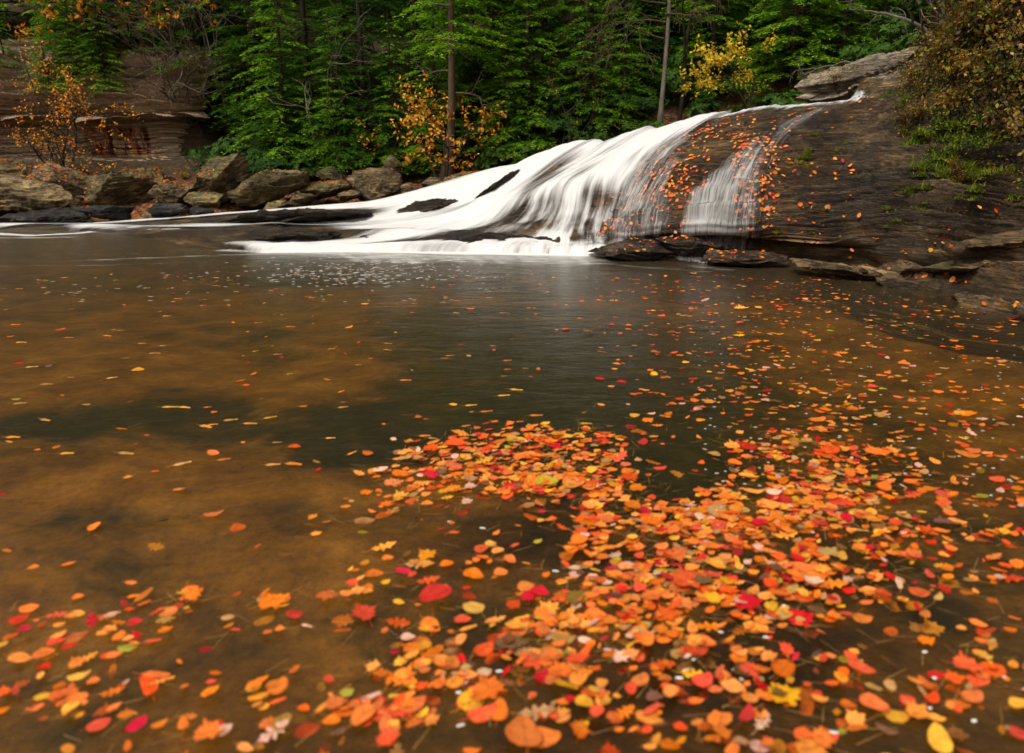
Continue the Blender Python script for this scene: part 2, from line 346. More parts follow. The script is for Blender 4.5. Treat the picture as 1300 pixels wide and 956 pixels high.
# ---------------------------------------------------------------- the rock ledge: a loft along the flow lines (pixel x, pixel y, distance)
A_ = None
LINES = [
 [(600,227,18.2),(520,246,18.2),(450,259,18.3),(380,266,18.4),(300,272,18.5),(200,279,18.4),(90,285,None),(-40,289,None)],
 [(650,214,16.8),(560,240,16.9),(490,259,17.0),(420,265,17.2),(340,271,17.4),(240,278,17.5),(120,286,None),(0,291,None)],
 [(692,198,16.0),(610,247,15.9),(530,272,15.7),(450,283,15.6),(370,287,15.4),(300,288,15.5),(220,290,None),(120,294,None)],
 [(736,186,15.4),(655,243,15.0),(580,284,14.8),(500,292,14.4),(430,298,13.9),(380,303,13.5),(330,309,13.2),(270,315,None)],
 [(768,187,15.0),(702,228,14.5),(640,262,14.3),(590,290,13.6),(540,300,13.0),(490,308,12.6),(430,314,12.4),(370,318,None)],
 [(800,171,14.9),(738,213,14.2),(688,250,14.0),(662,275,13.6),(640,292,13.1),(610,302,12.7),(590,309,12.4),(560,319,None)],
 [(846,166,14.7),(775,200,14.1),(733,238,13.6),(715,268,13.2),(703,287,12.9),(693,300,12.5),(685,310,12.2),(675,321,None)],
 [(877,156,14.5),(808,190,13.8),(768,233,13.2),(750,268,12.8),(742,290,12.6),(738,305,12.3),(736,313,12.1),(732,323,None)],
 [(912,150,14.3),(848,183,13.5),(808,225,12.7),(793,255,12.3),(785,280,12.1),(780,298,12.0),(777,310,11.9),(775,325,None)],
 [(945,142,14.1),(880,182,13.2),(848,220,12.3),(830,250,11.9),(822,275,11.7),(818,295,11.6),(815,308,11.6),(810,328,None)],
 [(985,137,13.9),(928,173,12.9),(895,210,12.0),(878,240,11.6),(870,270,11.35),(866,292,11.25),(864,306,11.3),(862,332,None)],
 [(1030,135,13.7),(975,163,12.7),(942,200,11.8),(925,235,11.3),(917,265,11.0),(912,290,10.9),(910,308,11.0),(908,335,None)],
 [(1075,130,13.5),(1028,158,12.5),(1000,195,11.7),(985,235,11.15),(980,270,10.85),(978,295,10.75),(978,312,10.85),(982,338,None)],
 [(1105,121,13.2),(1085,158,12.3),(1068,200,11.4),(1060,240,10.85),(1058,275,10.5),(1058,302,10.3),(1058,325,10.2),(1062,352,None)],
 [(1158,112,12.7),(1138,150,11.8),(1130,195,11.0),(1125,240,10.4),(1124,280,10.0),(1124,312,9.7),(1124,340,9.3),(1128,369,None)],
 [(1222,80,12.0),(1208,125,11.2),(1212,190,10.4),(1214,240,9.8),(1214,285,9.3),(1214,325,8.9),(1215,355,8.5),(1215,388,None)],
 [(1290,-30,11.0),(1300,75,10.4),(1305,165,9.6),(1308,230,9.0),(1310,280,8.5),(1311,330,8.0),(1312,370,7.5),(1314,406,None)],
 [(1420,-120,10.4),(1440,30,9.8),(1450,140,9.0),(1455,220,8.4),(1460,290,7.7),(1462,350,7.1),(1465,400,6.7),(1470,450,None)],
 [(1700,-200,9.6),(1720,0,9.0),(1730,140,8.2),(1735,230,7.6),(1740,310,6.8),(1745,390,6.2),(1750,450,5.8),(1760,520,None)],
]
def ctrl():
    rows = []
    for ln in LINES:
        p = [W(*q) if q[2] else WZ(q[0], q[1]) for q in ln]
        c = p[0]; hi = c[2] > 2.7
        back = [(c[0]+1.6, c[1]+4.5, c[2]+(.8 if hi else -.7)), (c[0]+.5, c[1]+1.3, c[2]+(.35 if hi else -.06))]
        b = p[-1]
        under = [(b[0]*.99, b[1]*.985, -.35), (b[0]*.975, b[1]*.965, -.95)]
        rows.append(back+p+under)
    return np.array(rows)                        # (stations, 12, 3)
CP = ctrl(); NSt, NRow = CP.shape[:2]
def crom(P, u):                                   # Catmull-Rom along axis 0
    n = len(P); i = np.clip(np.floor(u).astype(int), 0, n-2); f = (u-i)
    f = f.reshape(-1, *([1]*(P.ndim-1)))
    a0, a1, a2, a3 = P[np.clip(i-1, 0, n-1)], P[i], P[i+1], P[np.clip(i+2, 0, n-1)]
    m1, m2 = (a2-a0)*.5, (a3-a1)*.5
    f2, f3 = f*f, f*f*f
    return (2*f3-3*f2+1)*a1 + (f3-2*f2+f)*m1 + (-2*f3+3*f2)*a2 + (f3-f2)*m2
def surf(us, ts):
    A = crom(CP, us)                              # (ns,12,3)
    return crom(A.transpose(1, 0, 2), ts)         # (nt, ns, 3)
def normals(G):
    du = np.gradient(G, axis=1); dt = np.gradient(G, axis=0)
    n = np.cross(du, dt); n /= np.linalg.norm(n, axis=-1, keepdims=True)+1e-9
    flip = (n[..., 1:2] > 0.35) & (n[..., 2:3] < .2) | (n[..., 2:3] < -.3)
    m = n[..., 2:].mean()
    if m < 0: n = -n
    return n
def strata(G, N, s_of):
    x, y, z = G[..., 0], G[..., 1], G[..., 2]
    dip = -.045*x + .03*y
    wz = z + dip + .14*fbm(x*.5, y*.5, z*.3, 3) + .035*fbm(x*2.3, y*2.3, 0, 3)
    amp = s_of['amp']
    out = 0
    for hgt, A, fx, sd in ((.26, .15, .45, 3.1), (.095, .085, .9, 11.7), (.040, .034, 1.8, 23.9)):
        q = wz/hgt; k = np.floor(q); f = q-k
        r = vn(k*3.7+sd, x*fx, y*fx*.7)
        prof = np.clip(f*1.25, 0, 1)**1.6          # each bed leans out upwards, undercut below
        out = out + A*(r*.65 + (prof-.5)*.6*(1+r))
        if 'notch' in s_of:                        # open joints between the beds, broken along their length
            on = np.clip(vn(k*5.1+sd, x*1.3+k*2.7, y*1.3)*2.2+.25, 0, 1)
            out = out - s_of['notch']*A*1.5*on*np.exp(-((f-.10)/.13)**2)
    blk = fbm(x*1.1+9, y*1.1, z*1.1, 4)*.10 + fbm(x*4, y*4, z*9, 4)*.035
    D = (out+blk)*amp
    nn = N.copy()
    return G + nn*D[..., None]
us = np.linspace(0, NSt-1, 1000); ts = np.linspace(0, NRow-1, 470)
G0 = surf(us, ts); N0 = normals(G0)
U2, T2 = np.meshgrid(us, ts)
amp = np.interp(us, [0, 1, 3, 7, 8.2, 9, 12, 14, 18], [.3, .12, .12, .12, .32, .36, .42, 1.5, 1.7])[None, :] * np.interp(ts, [0, 1, 1.8, 2.6, 9, 10, 11], [.5, .3, .35, 1, 1, .7, .5])[:, None] * (1+.9*np.clip((T2-6.8)/.6, 0, 1)*np.clip((9.4-T2)/.6, 0, 1)*np.clip((U2-12.8)/1, 0, 1))
G1 = strata(G0, N0, {'amp': amp, 'notch': np.clip((U2-11.9)/.9, 0, 1)*.9})
# a dark undercut above the plunge ledge and beneath the dome
uc = np.exp(-((T2-8.2)/.42)**2)*np.clip((U2-8.2)/.6, 0, 1)*np.clip((14.5-U2)/1., 0, 1)
G1 = G1 - N0*(uc*.38)[..., None]
# long overhanging lips in the low slabs at the right
for (u0, u1, tc0, tc1, dep) in ((12.6, 16.5, 8.75, 7.9, .22), (13.8, 17.5, 8.3, 8.75, .24), (14.2, 18, 7.35, 7.0, .16)):
    tc = np.interp(U2, [u0, u1], [tc0, tc1]) + .07*fbm(U2*1.7, 0, 0, 3)
    g = np.where(T2 > tc, np.exp(-((T2-tc)/.20)**2), np.exp(-((T2-tc)/.03)**2))*((U2 > u0) & (U2 < u1))*np.clip((U2-u0)*2, 0, 1)
    G1 = G1 - N0*(g*dep)[..., None]
    g2 = np.exp(-((T2-tc+.22)/.16)**2)*((U2 > u0) & (U2 < u1))*np.clip((U2-u0)*2, 0, 1)
    G1 = G1 + N0*(g2*.10)[..., None]
wet = np.interp(us, [0, 8, 12, 13.0, 14.5, 18], [1., 1., .95, .6, .32, .25])[None, :]*np.ones_like(T2)
wet = np.clip(wet + .5*np.clip(1-np.abs(G1[..., 2])/.25, 0, 1) + .25*fbm(G1[..., 0]*.8, G1[..., 1]*.8, G1[..., 2]*2, 3), 0, 1)
N1 = normals(G1)
wet = wet*np.where(G1[..., 2] < -.08, .5, 1)
GB = G1.copy()
for _ax, _n in ((0, 4), (0, 3), (1, 3)):
    _k = [np.roll(GB, q, _ax) for q in range(-_n, _n+1)]; GB = sum(_k)/len(_k)
GB[:25] = G1[:25]; GB[-25:] = G1[-25:]; GB[:, :8] = G1[:, :8]; GB[:, -8:] = G1[:, -8:]
ledge = link('rock_ledge', fast('rock_ledge', G1, gridfaces(*T2.shape), False, vattr={'wet': wet}), MR_ledge)
tag(ledge, 'broad domed ledge of thinly layered dark rock carrying the falls and forming the right bank', 'rock ledge')
PX1, PY1, _d = PIX(G1)
VIS = (T2 > 2.0) & (T2 < 9.3)
def on_ledge(px, py):
    d = (PX1-px)**2 + (PY1-py)**2 + np.where(VIS, 0, 1e7)
    i = np.unravel_index(np.argmin(d), d.shape); return G1[i], N1[i]

# ---------------------------------------------------------------- terrain and riverbed
def shoreY(x): return np.interp(x, [-40, -14, -8, -4, 0, 4, 8, 14], [18.2, 18.6, 18.9, 18.9, 18.2, 17.4, 16.6, 15.5])
def bankX(y): return np.interp(y, [-30, 0, 5, 7, 8.5, 10, 12, 16, 20], [9, 7.6, 6.4, 6.0, 5.8, 5.4, 5.5, 6, 6])+1.4
def ground_z(x, y):
    x = np.asarray(x, float); y = np.asarray(y, float)
    d = y-shoreY(x)
    far = np.interp(d, [0, .6, 3.4, 5, 60, 120], [.02, .28, 1.35, 2.2, 36, 60]) + np.interp(x, [-3, 0, 5, 10, 20], [0, .38, 1.3, 2.2, 3.2])*np.clip(d/1.2, 0, 1)
    cl = np.clip((-9.9-x)/1.2, 0, 1)
    cz = np.where(y < 23.2, np.minimum(far, 1.5), 4.6+.55*(y-23.6))
    far = far*(1-cl) + cz*cl
    bed = -(.08+.55*np.clip(-d/2.5, 0, 1)) - .12*fbm(x*.5, y*.5, 0, 3)*np.clip(-d/2, 0, 1)
    z = np.where(d > 0, far, bed)
    r = x-bankX(y)
    rb = bed*(1-np.clip((r+3.6)/3.2, 0, 1)**1.3) + .42*np.clip(r, 0, None)
    z = np.where((d <= 0) & (r > -3.6), rb, np.where(r > 0, np.maximum(z, np.minimum(.42*r, z+8)), z))
    b = np.clip(-6-y, 0, None)
    z = np.where((y < -6), np.maximum(z, -.6+.35*b), z)
    return z + .07*fbm(x*1.1, y*1.1, 0, 4)*np.clip(np.abs(d), 0, 1)
gx = np.concatenate([np.linspace(-140, -32, 30), np.linspace(-30, 16, 310), np.linspace(18, 140, 32)])
gy = np.concatenate([np.linspace(-90, -8, 20), np.linspace(-7, 17.5, 150), np.linspace(17.65, 26, 84), np.linspace(26.5, 50, 50), np.linspace(53, 160, 24)])
GX, GY = np.meshgrid(gx, gy); GZ = ground_z(GX, GY)
fq = gridfaces(*GX.shape); zc = GZ.ravel()[fq].mean(1); cx = GX.ravel()[fq].mean(1); cy = GY.ravel()[fq].mean(1)
isbed = (zc < .0) & (cy < 21) & (cy > -9)
V = np.stack([GX, GY, GZ], -1).reshape(-1, 3)
def sub(mask):
    f = fq[mask]; u, inv = np.unique(f, return_inverse=True); return V[u], inv.reshape(f.shape)
vg, fg = sub(~isbed); struct(link('ground', fast('ground', vg, fg), ground_mat()))
vb, fb = sub(isbed)
dark = np.full(len(vb), .44)
def blob(px, py, rx, ry, v, ang=0):
    """a patch of dark stones (v>0) or clean sand (v<0) on the bed, where the photo shows it through the water"""
    global dark
    c = WZ(px, py, -.6); e1 = WZ(px+rx, py, -.6); e2 = WZ(px, py-ry, -.6)
    ax = abs(e1[0]-c[0]); ay = abs(e2[1]-c[1])
    dx, dy = vb[:, 0]-c[0]-ang*(vb[:, 1]-c[1]), vb[:, 1]-c[1]
    dark = dark + v*np.exp(-((dx/ax)**2+(dy/ay)**2))
for a_ in [(405,480,75,40,-.75), (140,480,130,40,-.5), (110,620,120,45,-.55), (420,620,140,30,-.3), (250,530,330,26,.55), (60,540,110,16,.5), (500,565,160,25,.5),
           (700,440,190,55,.65), (800,520,190,50,.5), (550,425,60,30,.3), (940,430,120,50,.3), (1130,470,160,60,-.3), (1100,400,150,25,-.3), (60,430,160,30,-.2), (350,390,200,25,-.3),
           (850,600,60,50,.5), (200,420,160,12,.2), (700,660,60,60,.3), (200,700,200,40,-.05), (400,720,160,60,-.15), (1150,600,160,60,.15), (1200,740,150,100,.1), (130,660,120,18,.4), (200,345,300,15,.1)]:
    blob(*a_)
struct(link('riverbed', fast('riverbed', vb, fb, vattr={'dark': dark}), bed_mat()))

# ---------------------------------------------------------------- pool water with foam
wx = np.concatenate([np.linspace(-60, -26, 16), np.arange(-25, 9, .09), np.linspace(9.5, 30, 10)])
wy = np.concatenate([np.linspace(-14, 1, 12), np.linspace(1.3, 9, 50), np.arange(9.1, 20.5, .05)])
WX, WY = np.meshgrid(wx, wy); foam = np.zeros_like(WX)
def strip(pts, wid, val, soft=1.):
    """foam along a line of the current; widths in metres"""
    global foam
    P = [np.array(WZ(*p)[:2]) for p in pts]
    for a_, b_ in zip(P[:-1], P[1:]):
        ab = b_-a_; t = np.clip(((WX-a_[0])*ab[0]+(WY-a_[1])*ab[1])/(ab@ab), 0, 1)
        d = np.hypot(WX-a_[0]-t*ab[0], WY-a_[1]-t*ab[1])
        foam = np.maximum(foam, val*np.exp(-(d/wid)**2))
strip([(-60,294), (40,299), (100,296), (150,290), (210,284), (300,277)], .22, .75)
strip([(-60,302), (30,302), (90,301)], .2, .5)
strip([(150,281), (250,275), (330,270)], .35, .75)
strip([(190,291), (270,289), (400,288), (500,288)], .22, .7)
strip([(200,316), (290,318)], .2, .3)
strip([(285,318), (350,319)], .26, .55)
strip([(345,319), (450,318), (560,320), (680,322), (735,323)], .33, 1.05)
strip([(470,317), (560,318), (735,320)], .5, 1.0)
strip([(420,320), (560,326), (735,331)], .9, .5)
for _i in range(26):
    _x = 430+_i*12; strip([(_x, 321+(_i*7 % 5)), (_x+14, 326+(_i*5 % 9))], .22, .55)
strip([(735,331), (800,338), (900,345)], .16, .4)
strip([(880,338), (915,342), (925,342)], .2, .42)
strip([(100,331), (250,325), (380,321)], .18, .42)
strip([(-40,338), (120,337), (300,331)], .14, .34)
strip([(-40,320), (120,323), (260,318)], .12, .3)
strip([(420,333), (560,331), (700,336)], .25, .33)
strip([(250,338), (400,336), (520,341)], .2, .3)
strip([(600,341), (720,346), (840,349)], .22, .28)
strip([(120,352), (300,349), (420,351)], .16, .24)
pool = struct(link('water', fast('water', np.stack([WX, WY, np.zeros_like(WX)], -1), gridfaces(*WX.shape), True, vattr={'foam': foam}), pool_mat()))

# ---------------------------------------------------------------- falling water
def sheet(name, u0, u1, t0, t1, nu, nt_, off, dens, mat, base=None, ridge=.04, rf=9., fr=1., label=None):
    uu = np.linspace(u0, u1, nu); tt = np.linspace(t0, t1, nt_)
    if base is None: G = surf(uu, tt)
    else:
        iu = np.interp(uu, us, np.arange(len(us))); it = np.interp(tt, ts, np.arange(len(ts)))
        a0 = np.clip(iu.astype(int), 0, len(us)-2); fa = (iu-a0)[None, :, None]
        A = base[:, a0]*(1-fa)+base[:, a0+1]*fa
        b0 = np.clip(it.astype(int), 0, len(ts)-2); fb_ = (it-b0)[:, None, None]
        G = A[b0]*(1-fb_)+A[b0+1]*fb_
    N = normals(surf(uu, tt))
    UU, TT = np.meshgrid(uu, tt)
    fan = UU + .12*np.sin(TT*1.1)
    r = fbm(fan*rf*.35, TT*.5, 3.3, 4)*ridge*1.6 + fbm(fan*rf, TT*.45, 7.7, 3)*ridge*fr
    G = G + N*(off(UU, TT)+r)[..., None]
    dn = np.clip(dens(UU, TT), 0, 1.3)
    ln = np.cumsum(np.concatenate([[0], np.linalg.norm(np.diff(G[:, nu//2], axis=0), axis=-1)]))
    uv = np.stack([UU, np.broadcast_to(ln[:, None], UU.shape)], -1).reshape(-1, 2)
    return link(name, fast(name, G, gridfaces(nt_, nu), True, vattr={'dens': dn}, uv=uv), mat)
def ss(x, a_, b_):
    t = np.clip((x-a_)/(b_-a_), 0, 1); return t*t*(3-2*t)
# control rows run 2 (crest) .. 9 (pool)
def d_main(U, T):
    n = fbm(U*1.3, T*1.1, 5, 3)
    d = np.ones_like(U)*1.0
    d = d - .44*ss(U, 4.0, 5.2)*ss(T, 3.8, 4.8)*(1-ss(T, 7.0, 8.2))*(1-.7*np.exp(-((U-6.35)/.35)**2))          # thin curtains on the steep face
    d = d - .22*ss(U, 6.7, 7.3)*ss(T, 3.8, 5.0)*(1-ss(T, 8.2, 9.0))
    d = d*(1-ss(U, 7.35, 8.5)*ss(T, 2.2, 3.2)*.85)*(1-ss(U, 7.9, 8.5)*.9)
    d = d - .75*np.exp(-((U-3.6)/.5)**2-((T-2.75)/.45)**2) - .6*np.exp(-((U-4.7)/.35)**2-((T-3.6)/.5)**2)                    # grey slick near the crest
    d = d - .75*np.exp(-((U-4.6)/.8)**2-((T-7.4)/.6)**2)                     # dark water over the foot slabs
    d = d - .8*np.exp(-((U-3.2)/.35)**2-((T-6.6)/1.3)**2)
    d = d - 1.2*np.exp(-((U-1.45)/.33)**2-((T-6.4)/1.4)**2)                  # bare slab between two streams
    d = d - .9*np.exp(-((U-2.5)/.22)**2-((T-7.6)/1.2)**2)
    d = d*ss(U, .3, .9) - .24*ss(fbm(U*2.2, T*.55, 12, 3), .02, .45)*(1-ss(U, 6.5, 7.5))
    d = d - .55*ss(T, 8.8, 9.2)*(1-ss(U, 3.2, 4))
    d = d - 1.0*np.exp(-((U-2.65)/.5)**2)*ss(T, 4.9, 6.0) - .5*np.exp(-((U-1.45)/.3)**2)*ss(T, 4., 5.)
    return d + .35*n + .12*fbm(U*3, T*1., 8, 3)*ss(T, 2.2, 3)
fm = falls_mat('white_water', 3.2, .30, fine=.16)
sheet('waterfall', .3, 8.6, 1.2, 9.25, 560, 330, lambda U, T: .05+.05*np.exp(-((T-2.3)/.7)**2)+.03*np.exp(-((T-8.7)/.5)**2)+.20*np.exp(-((T-4.0-.25*np.sin(U*2.3))/.75)**2)*ss(U, 3.6, 4.6)*(1-ss(U, 7.2, 8.))+.10*np.exp(-((T-6.3-.3*np.sin(U*3.1))/.4)**2)*ss(U, 1.5, 2.6)*(1-ss(U, 5, 6)), d_main, fm, ridge=.045, fr=.22)
tag(bpy.data.objects['waterfall'], 'silky white main waterfall sweeping over the rounded ledge down to the left', 'waterfall')
def d_crest(U, T): return (1-ss(T, 2.0, 2.35))*ss(U, 7.5, 8.2)*(1-ss(U, 12.5, 13.1))*.8 + .35*fbm(U*4, T*3, 2, 3)
sheet('crest_stream', 7.5, 13.4, 1.1, 2.6, 420, 60, lambda U, T: .035-.04*ss(U, 12, 13.2), d_crest, falls_mat('crest_water', 5, 1.2), ridge=.018, rf=6)
tag(bpy.data.objects['crest_stream'], 'thin bright stream running along the top edge of the dark ledge', 'stream')
def d_veil(U, T):
    c = np.interp(T, [2, 3, 4, 6, 9], [12.2, 11.5, 11.1, 10.9, 10.85]); wdt = np.interp(T, [2, 3, 4, 6, 9], [.5, .45, .65, 1.0, 1.15])
    e = np.exp(-np.abs((U-c)/wdt)**3)
    return (.80*e*np.interp(T, [2, 3.6, 5.2], [.52, .7, 1.]) + .17*np.exp(-((U-10.2)/.3)**2))*ss(T, 2.1, 2.6)*(1-ss(T, 8.9, 9.2)) - .12 + .22*fbm(U*3, T*1.5, 1, 3)
veilmat = falls_mat('thin_veil_water', 14., 1.1, .22, .95, .75, maxa=.8)
sheet('veil_cascade', 9.9, 12.9, 2.0, 9.2, 420, 420, lambda U, T: .045+0*U, d_veil, veilmat, base=GB, ridge=.012, rf=12)
tag(bpy.data.objects['veil_cascade'], 'thin lacy veil of water trickling over the leaf-strewn dark dome', 'waterfall')
def d_side(U, T):
    return .68*np.exp(-((U-8.3)/.7)**2)*ss(T, 2.3, 3.)*(1-ss(T, 8.6, 9.1)) + .38*np.exp(-((U-9.3)/.5)**2)*ss(T, 2.9, 4.5) + .25*fbm(U*3, T*1.5, 4, 3) - .08
sheet('side_cascade', 7.4, 10.0, 2.1, 9.2, 380, 400, lambda U, T: .035+0*U, d_side, falls_mat('broken_water', 13., .9, .25, .95, .8, maxa=.85), base=GB, ridge=.014, rf=12)
tag(bpy.data.objects['side_cascade'], 'broken white trickles fringing the right edge of the main waterfall', 'waterfall')

# ---------------------------------------------------------------- cliff at the left
def cliff():
    prof = [(58,24.2),(84,23.2),(100,22.9),(118,22.5),(134,22.25),(146,22.2),(153,22.6),(172,22.75),(200,22.7),(226,22.3)]
    sx = np.linspace(-420, 262, 560); R = []
    for (py, Y) in prof:
        row = []
        for px in sx:
            dy = 5*math.sin(px*.013+1)+ (px-100)*.02
            row.append(W(px, py+dy*(.6 if py < 150 else .3), Y + .35*math.sin(px*.011)+.9*max(0, (px-200)/60)**2))
        R.append(row)
    R = np.array(R); tt = np.linspace(0, len(prof)-1, 260)
    G = crom(R, tt)
    N = normals(G); N = np.where(N[..., 1:2] > 0, -N, N)
    TT = tt[:, None]*np.ones((1, len(sx)))
    a_ = np.interp(tt, [0, 3, 5, 6, 9], [1.8, 2.0, 1.1, .4, .5])[:, None]*np.ones_like(TT)
    G = strata(G, N, {'amp': a_*1.4, 'notch': .6})
    return link('cliff', fast('cliff', G, gridfaces(*TT.shape), False), cliff_mat())
struct(cliff())

# ---------------------------------------------------------------- boulders and slabs
def ico(sub_):
    import bmesh
    bm = bmesh.new(); bmesh.ops.create_icosphere(bm, subdivisions=sub_, radius=1)
    V_ = np.array([v.co[:] for v in bm.verts]); F_ = np.array([[v.index for v in f.verts] for f in bm.faces]); bm.free()
    return V_, F_
ICO5, ICO4, ICO3 = ico(5), ico(4), ico(3)
ICO6 = ico(6)
def boulder_mesh(seed, size, sub_=5, cuts=9, strat=1., flat=.0):
    V_, F_ = {6: ICO6, 5: ICO5, 4: ICO4, 3: ICO3}[sub_]; r = np.random.default_rng(seed)
    P = V_.copy()
    for _ in range(int(cuts*1.6)):               # planar fracture faces
        n = r.normal(size=3); n /= np.linalg.norm(n); d = r.uniform(.5, .85)
        k = P@n - d; P = P - np.clip(k, 0, None)[:, None]*n*.97
    P = P*np.asarray(size)*1.12
    sc = float(np.mean(size)); x, y, z = P.T
    wz = z/sc+.25*x/sc*r.uniform(-1, 1)+.25*fbm(x/sc*1.2+seed, y/sc*1.2, z/sc, 3)
    out = 0
    for hh, A in ((.42, .07), (.16, .045), (.06, .018)):
        q = wz/hh; k = np.floor(q); f = q-k; rr = vn(k*3.3+seed, x/sc*.8, y/sc*.8)
        out = out + A*strat*(rr*.7+(f**1.5-.5)*.8*(1+rr))
    out = out*(1-.7*np.abs(V_[:, 2]))
    rid = 1-np.abs(fbm(x/sc*1.6+seed, y/sc*1.6, z/sc*1.6, 5))*2
    out = out + .10*rid + .06*fbm(x/sc*6, y/sc*6, z/sc*6+seed, 4) - .08
    P = P + V_*(out*sc)[:, None]
    return fast('rock', P, F_, True)
def rock(name, seed, px, py, Y, wpx, hpx, mat, label, cat='boulder', depth=.8, tilt=0., yaw=0., group=None, sub_=6, cuts=9, strat=1., wetz=None):
    c = W(px, py, Y); g_ = 1.06 if name == 'boulder' else 1.; sx = wpx/F*Y/2*g_; sz = hpx/F*Y/2*g_
    me = boulder_mesh(seed, (sx, sx*depth, sz), sub_, cuts, strat)
    o = link(name, me, mat); o.location = c; o.rotation_euler = (RNG.uniform(-.1, .1), tilt, yaw)
    try: me.set_sharp_from_angle(angle=math.radians(42))
    except Exception: pass
    return tag(o, label, cat, group)
R_ = math.radians
rock('boulder', 1, 18, 250, 18.6, 135, 58, MR_tan, 'large pale tan boulder with layered face at the left edge of the shore', depth=.7, tilt=R_(6))
rock('boulder', 2, 8, 217, 20.6, 62, 30, MR_olive, 'dark mossy boulder behind the pale boulder at the left edge', tilt=R_(12))
rock('boulder', 3, 88, 236, 19.7, 72, 44, MR_tan, 'grey-tan sloping slab rock strewn with red leaves below the small orange tree', tilt=R_(22))
rock('boulder', 4, 150, 238, 19.8, 110, 58, MR_olive, 'wide low olive brown boulder below the rust stained cliff', depth=.6, tilt=R_(-6))
rock('boulder', 5, 62, 258, 18.7, 60, 22, MR_tan, 'low tan rock with a dark hollow beside the large pale boulder', tilt=R_(-10))
rock('boulder', 6, 280, 226, 19.6, 82, 58, MR_olive, 'large brown boulder with a pointed top beneath the rhododendron', tilt=R_(-24), cuts=12)
rock('boulder', 7, 330, 242, 19.0, 112, 46, MR_olive, 'large olive boulder tilted up to the right with a leaf-covered top', tilt=R_(-20), depth=.6, cuts=11)
rock('boulder', 8, 412, 242, 19.2, 62, 28, MR_olive, 'flat-topped brown boulder right of the tilted olive boulder', tilt=R_(-6))
rock('boulder', 9, 420, 226, 20.0, 34, 22, MR_olive, 'small square mossy boulder behind the flat-topped brown one')
rock('boulder', 10, 478, 240, 19.0, 66, 50, MR_tan, 'big smooth rounded tan boulder in the middle of the far bank', strat=.3, cuts=6, tilt=R_(8))
rock('boulder', 11, 552, 234, 18.8, 34, 22, MR_tan, 'small pale tan boulder among orange leaves beside the top of the falls', tilt=R_(12))
rock('boulder', 12, 500, 215, 20.2, 22, 30, MR_olive, 'upright dark mossy rock behind the big rounded tan boulder')
rock('boulder', 13, 205, 226, 20.6, 30, 18, MR_grey, 'dark blocky rock in the leaf litter right of the cliff stains')
rock('boulder', 14, 262, 254, 18.6, 46, 22, MR_olive, 'rounded mossy rock at the foot of the pointed brown boulder')
rock('boulder', 15, 350, 262, 18.5, 44, 13, MR_olive, 'thin jagged rock leaning in the orange leaves at the shore', tilt=R_(-24))
rock('boulder', 16, 445, 248, 18.9, 40, 14, MR_tan, 'low angular tan rock wedged against the big rounded boulder', tilt=R_(-14))
for i, (px, py, Y, w_, h_, lb) in enumerate([(55, 276, 17.6, 150, 26, 'long flat dark slab at the left waterline'), (142, 269, 17.8, 74, 24, 'dark layered slab at the waterline between two others'),
        (212, 266, 17.9, 60, 22, 'dark tilted slab at the waterline below the mossy rocks'), (252, 270, 18.0, 36, 14, 'smallest dark slab at the right end of the waterline slabs'), (-60, 268, 17.8, 120, 34, 'dark slab cut by the left edge of the picture')]):
    rock('shore_slab', 40+i, px, py, Y, w_, h_, MR_grey, lb, 'slab', depth=.5, group='dark slabs along the far waterline', strat=1.6, cuts=12)
# slabs standing in the rapids
for i, (px, py, Y, w_, h_, tl, lb) in enumerate([
        (385, 275, 16.2, 240, 20, -2, 'long flat brown slab lying between two white streams left of the falls'),
        (552, 260, 15.9, 92, 13, -7, 'smooth grey hump parting the white water halfway up the falls'),
        (628, 236, 15.65, 66, 9, -33, 'narrow slanting dark rock rib showing through the upper left of the white water'),
        (380, 303, 13.4, 150, 22, -3, 'low dark slab under thin water at the left foot of the falls'),
        (475, 308, 12.95, 84, 20, 0, 'rounded dark slab in the foam left of the middle of the falls'),
        (588, 308, 12.4, 84, 15, -2, 'low black rock with wet rim at the middle foot of the falls'),
        (672, 305, 12.55, 140, 17, 3, 'broad dark slab veiled by spray at the foot of the steep curtain')]):
    rock('rapids_slab', 60+i, px, py, Y, w_, h_, MR_wet, lb, 'slab', depth=.45, tilt=R_(tl), group='wet slabs in the rapids', strat=1.7, cuts=11)
# the plunge ledges in front of the dome
rock('plunge_slab', 80, 805, 318, 11.3, 130, 30, MR_wet, 'low wet dark slab jutting into the pool below the leaf-strewn dome', 'slab', depth=.55, tilt=R_(-2), strat=1.6, cuts=10)
rock('plunge_slab', 81, 880, 312, 10.9, 100, 26, MR_wet, 'leaf-covered dark slab under the end of the thin veil', 'slab', depth=.6, tilt=R_(4), strat=1.6, cuts=10)
rock('plunge_slab', 82, 945, 328, 10.5, 130, 22, MR_wet, 'flat black layered slab at the waterline right of the thin veil', 'slab', depth=.5, tilt=R_(2), strat=1.8, cuts=12)
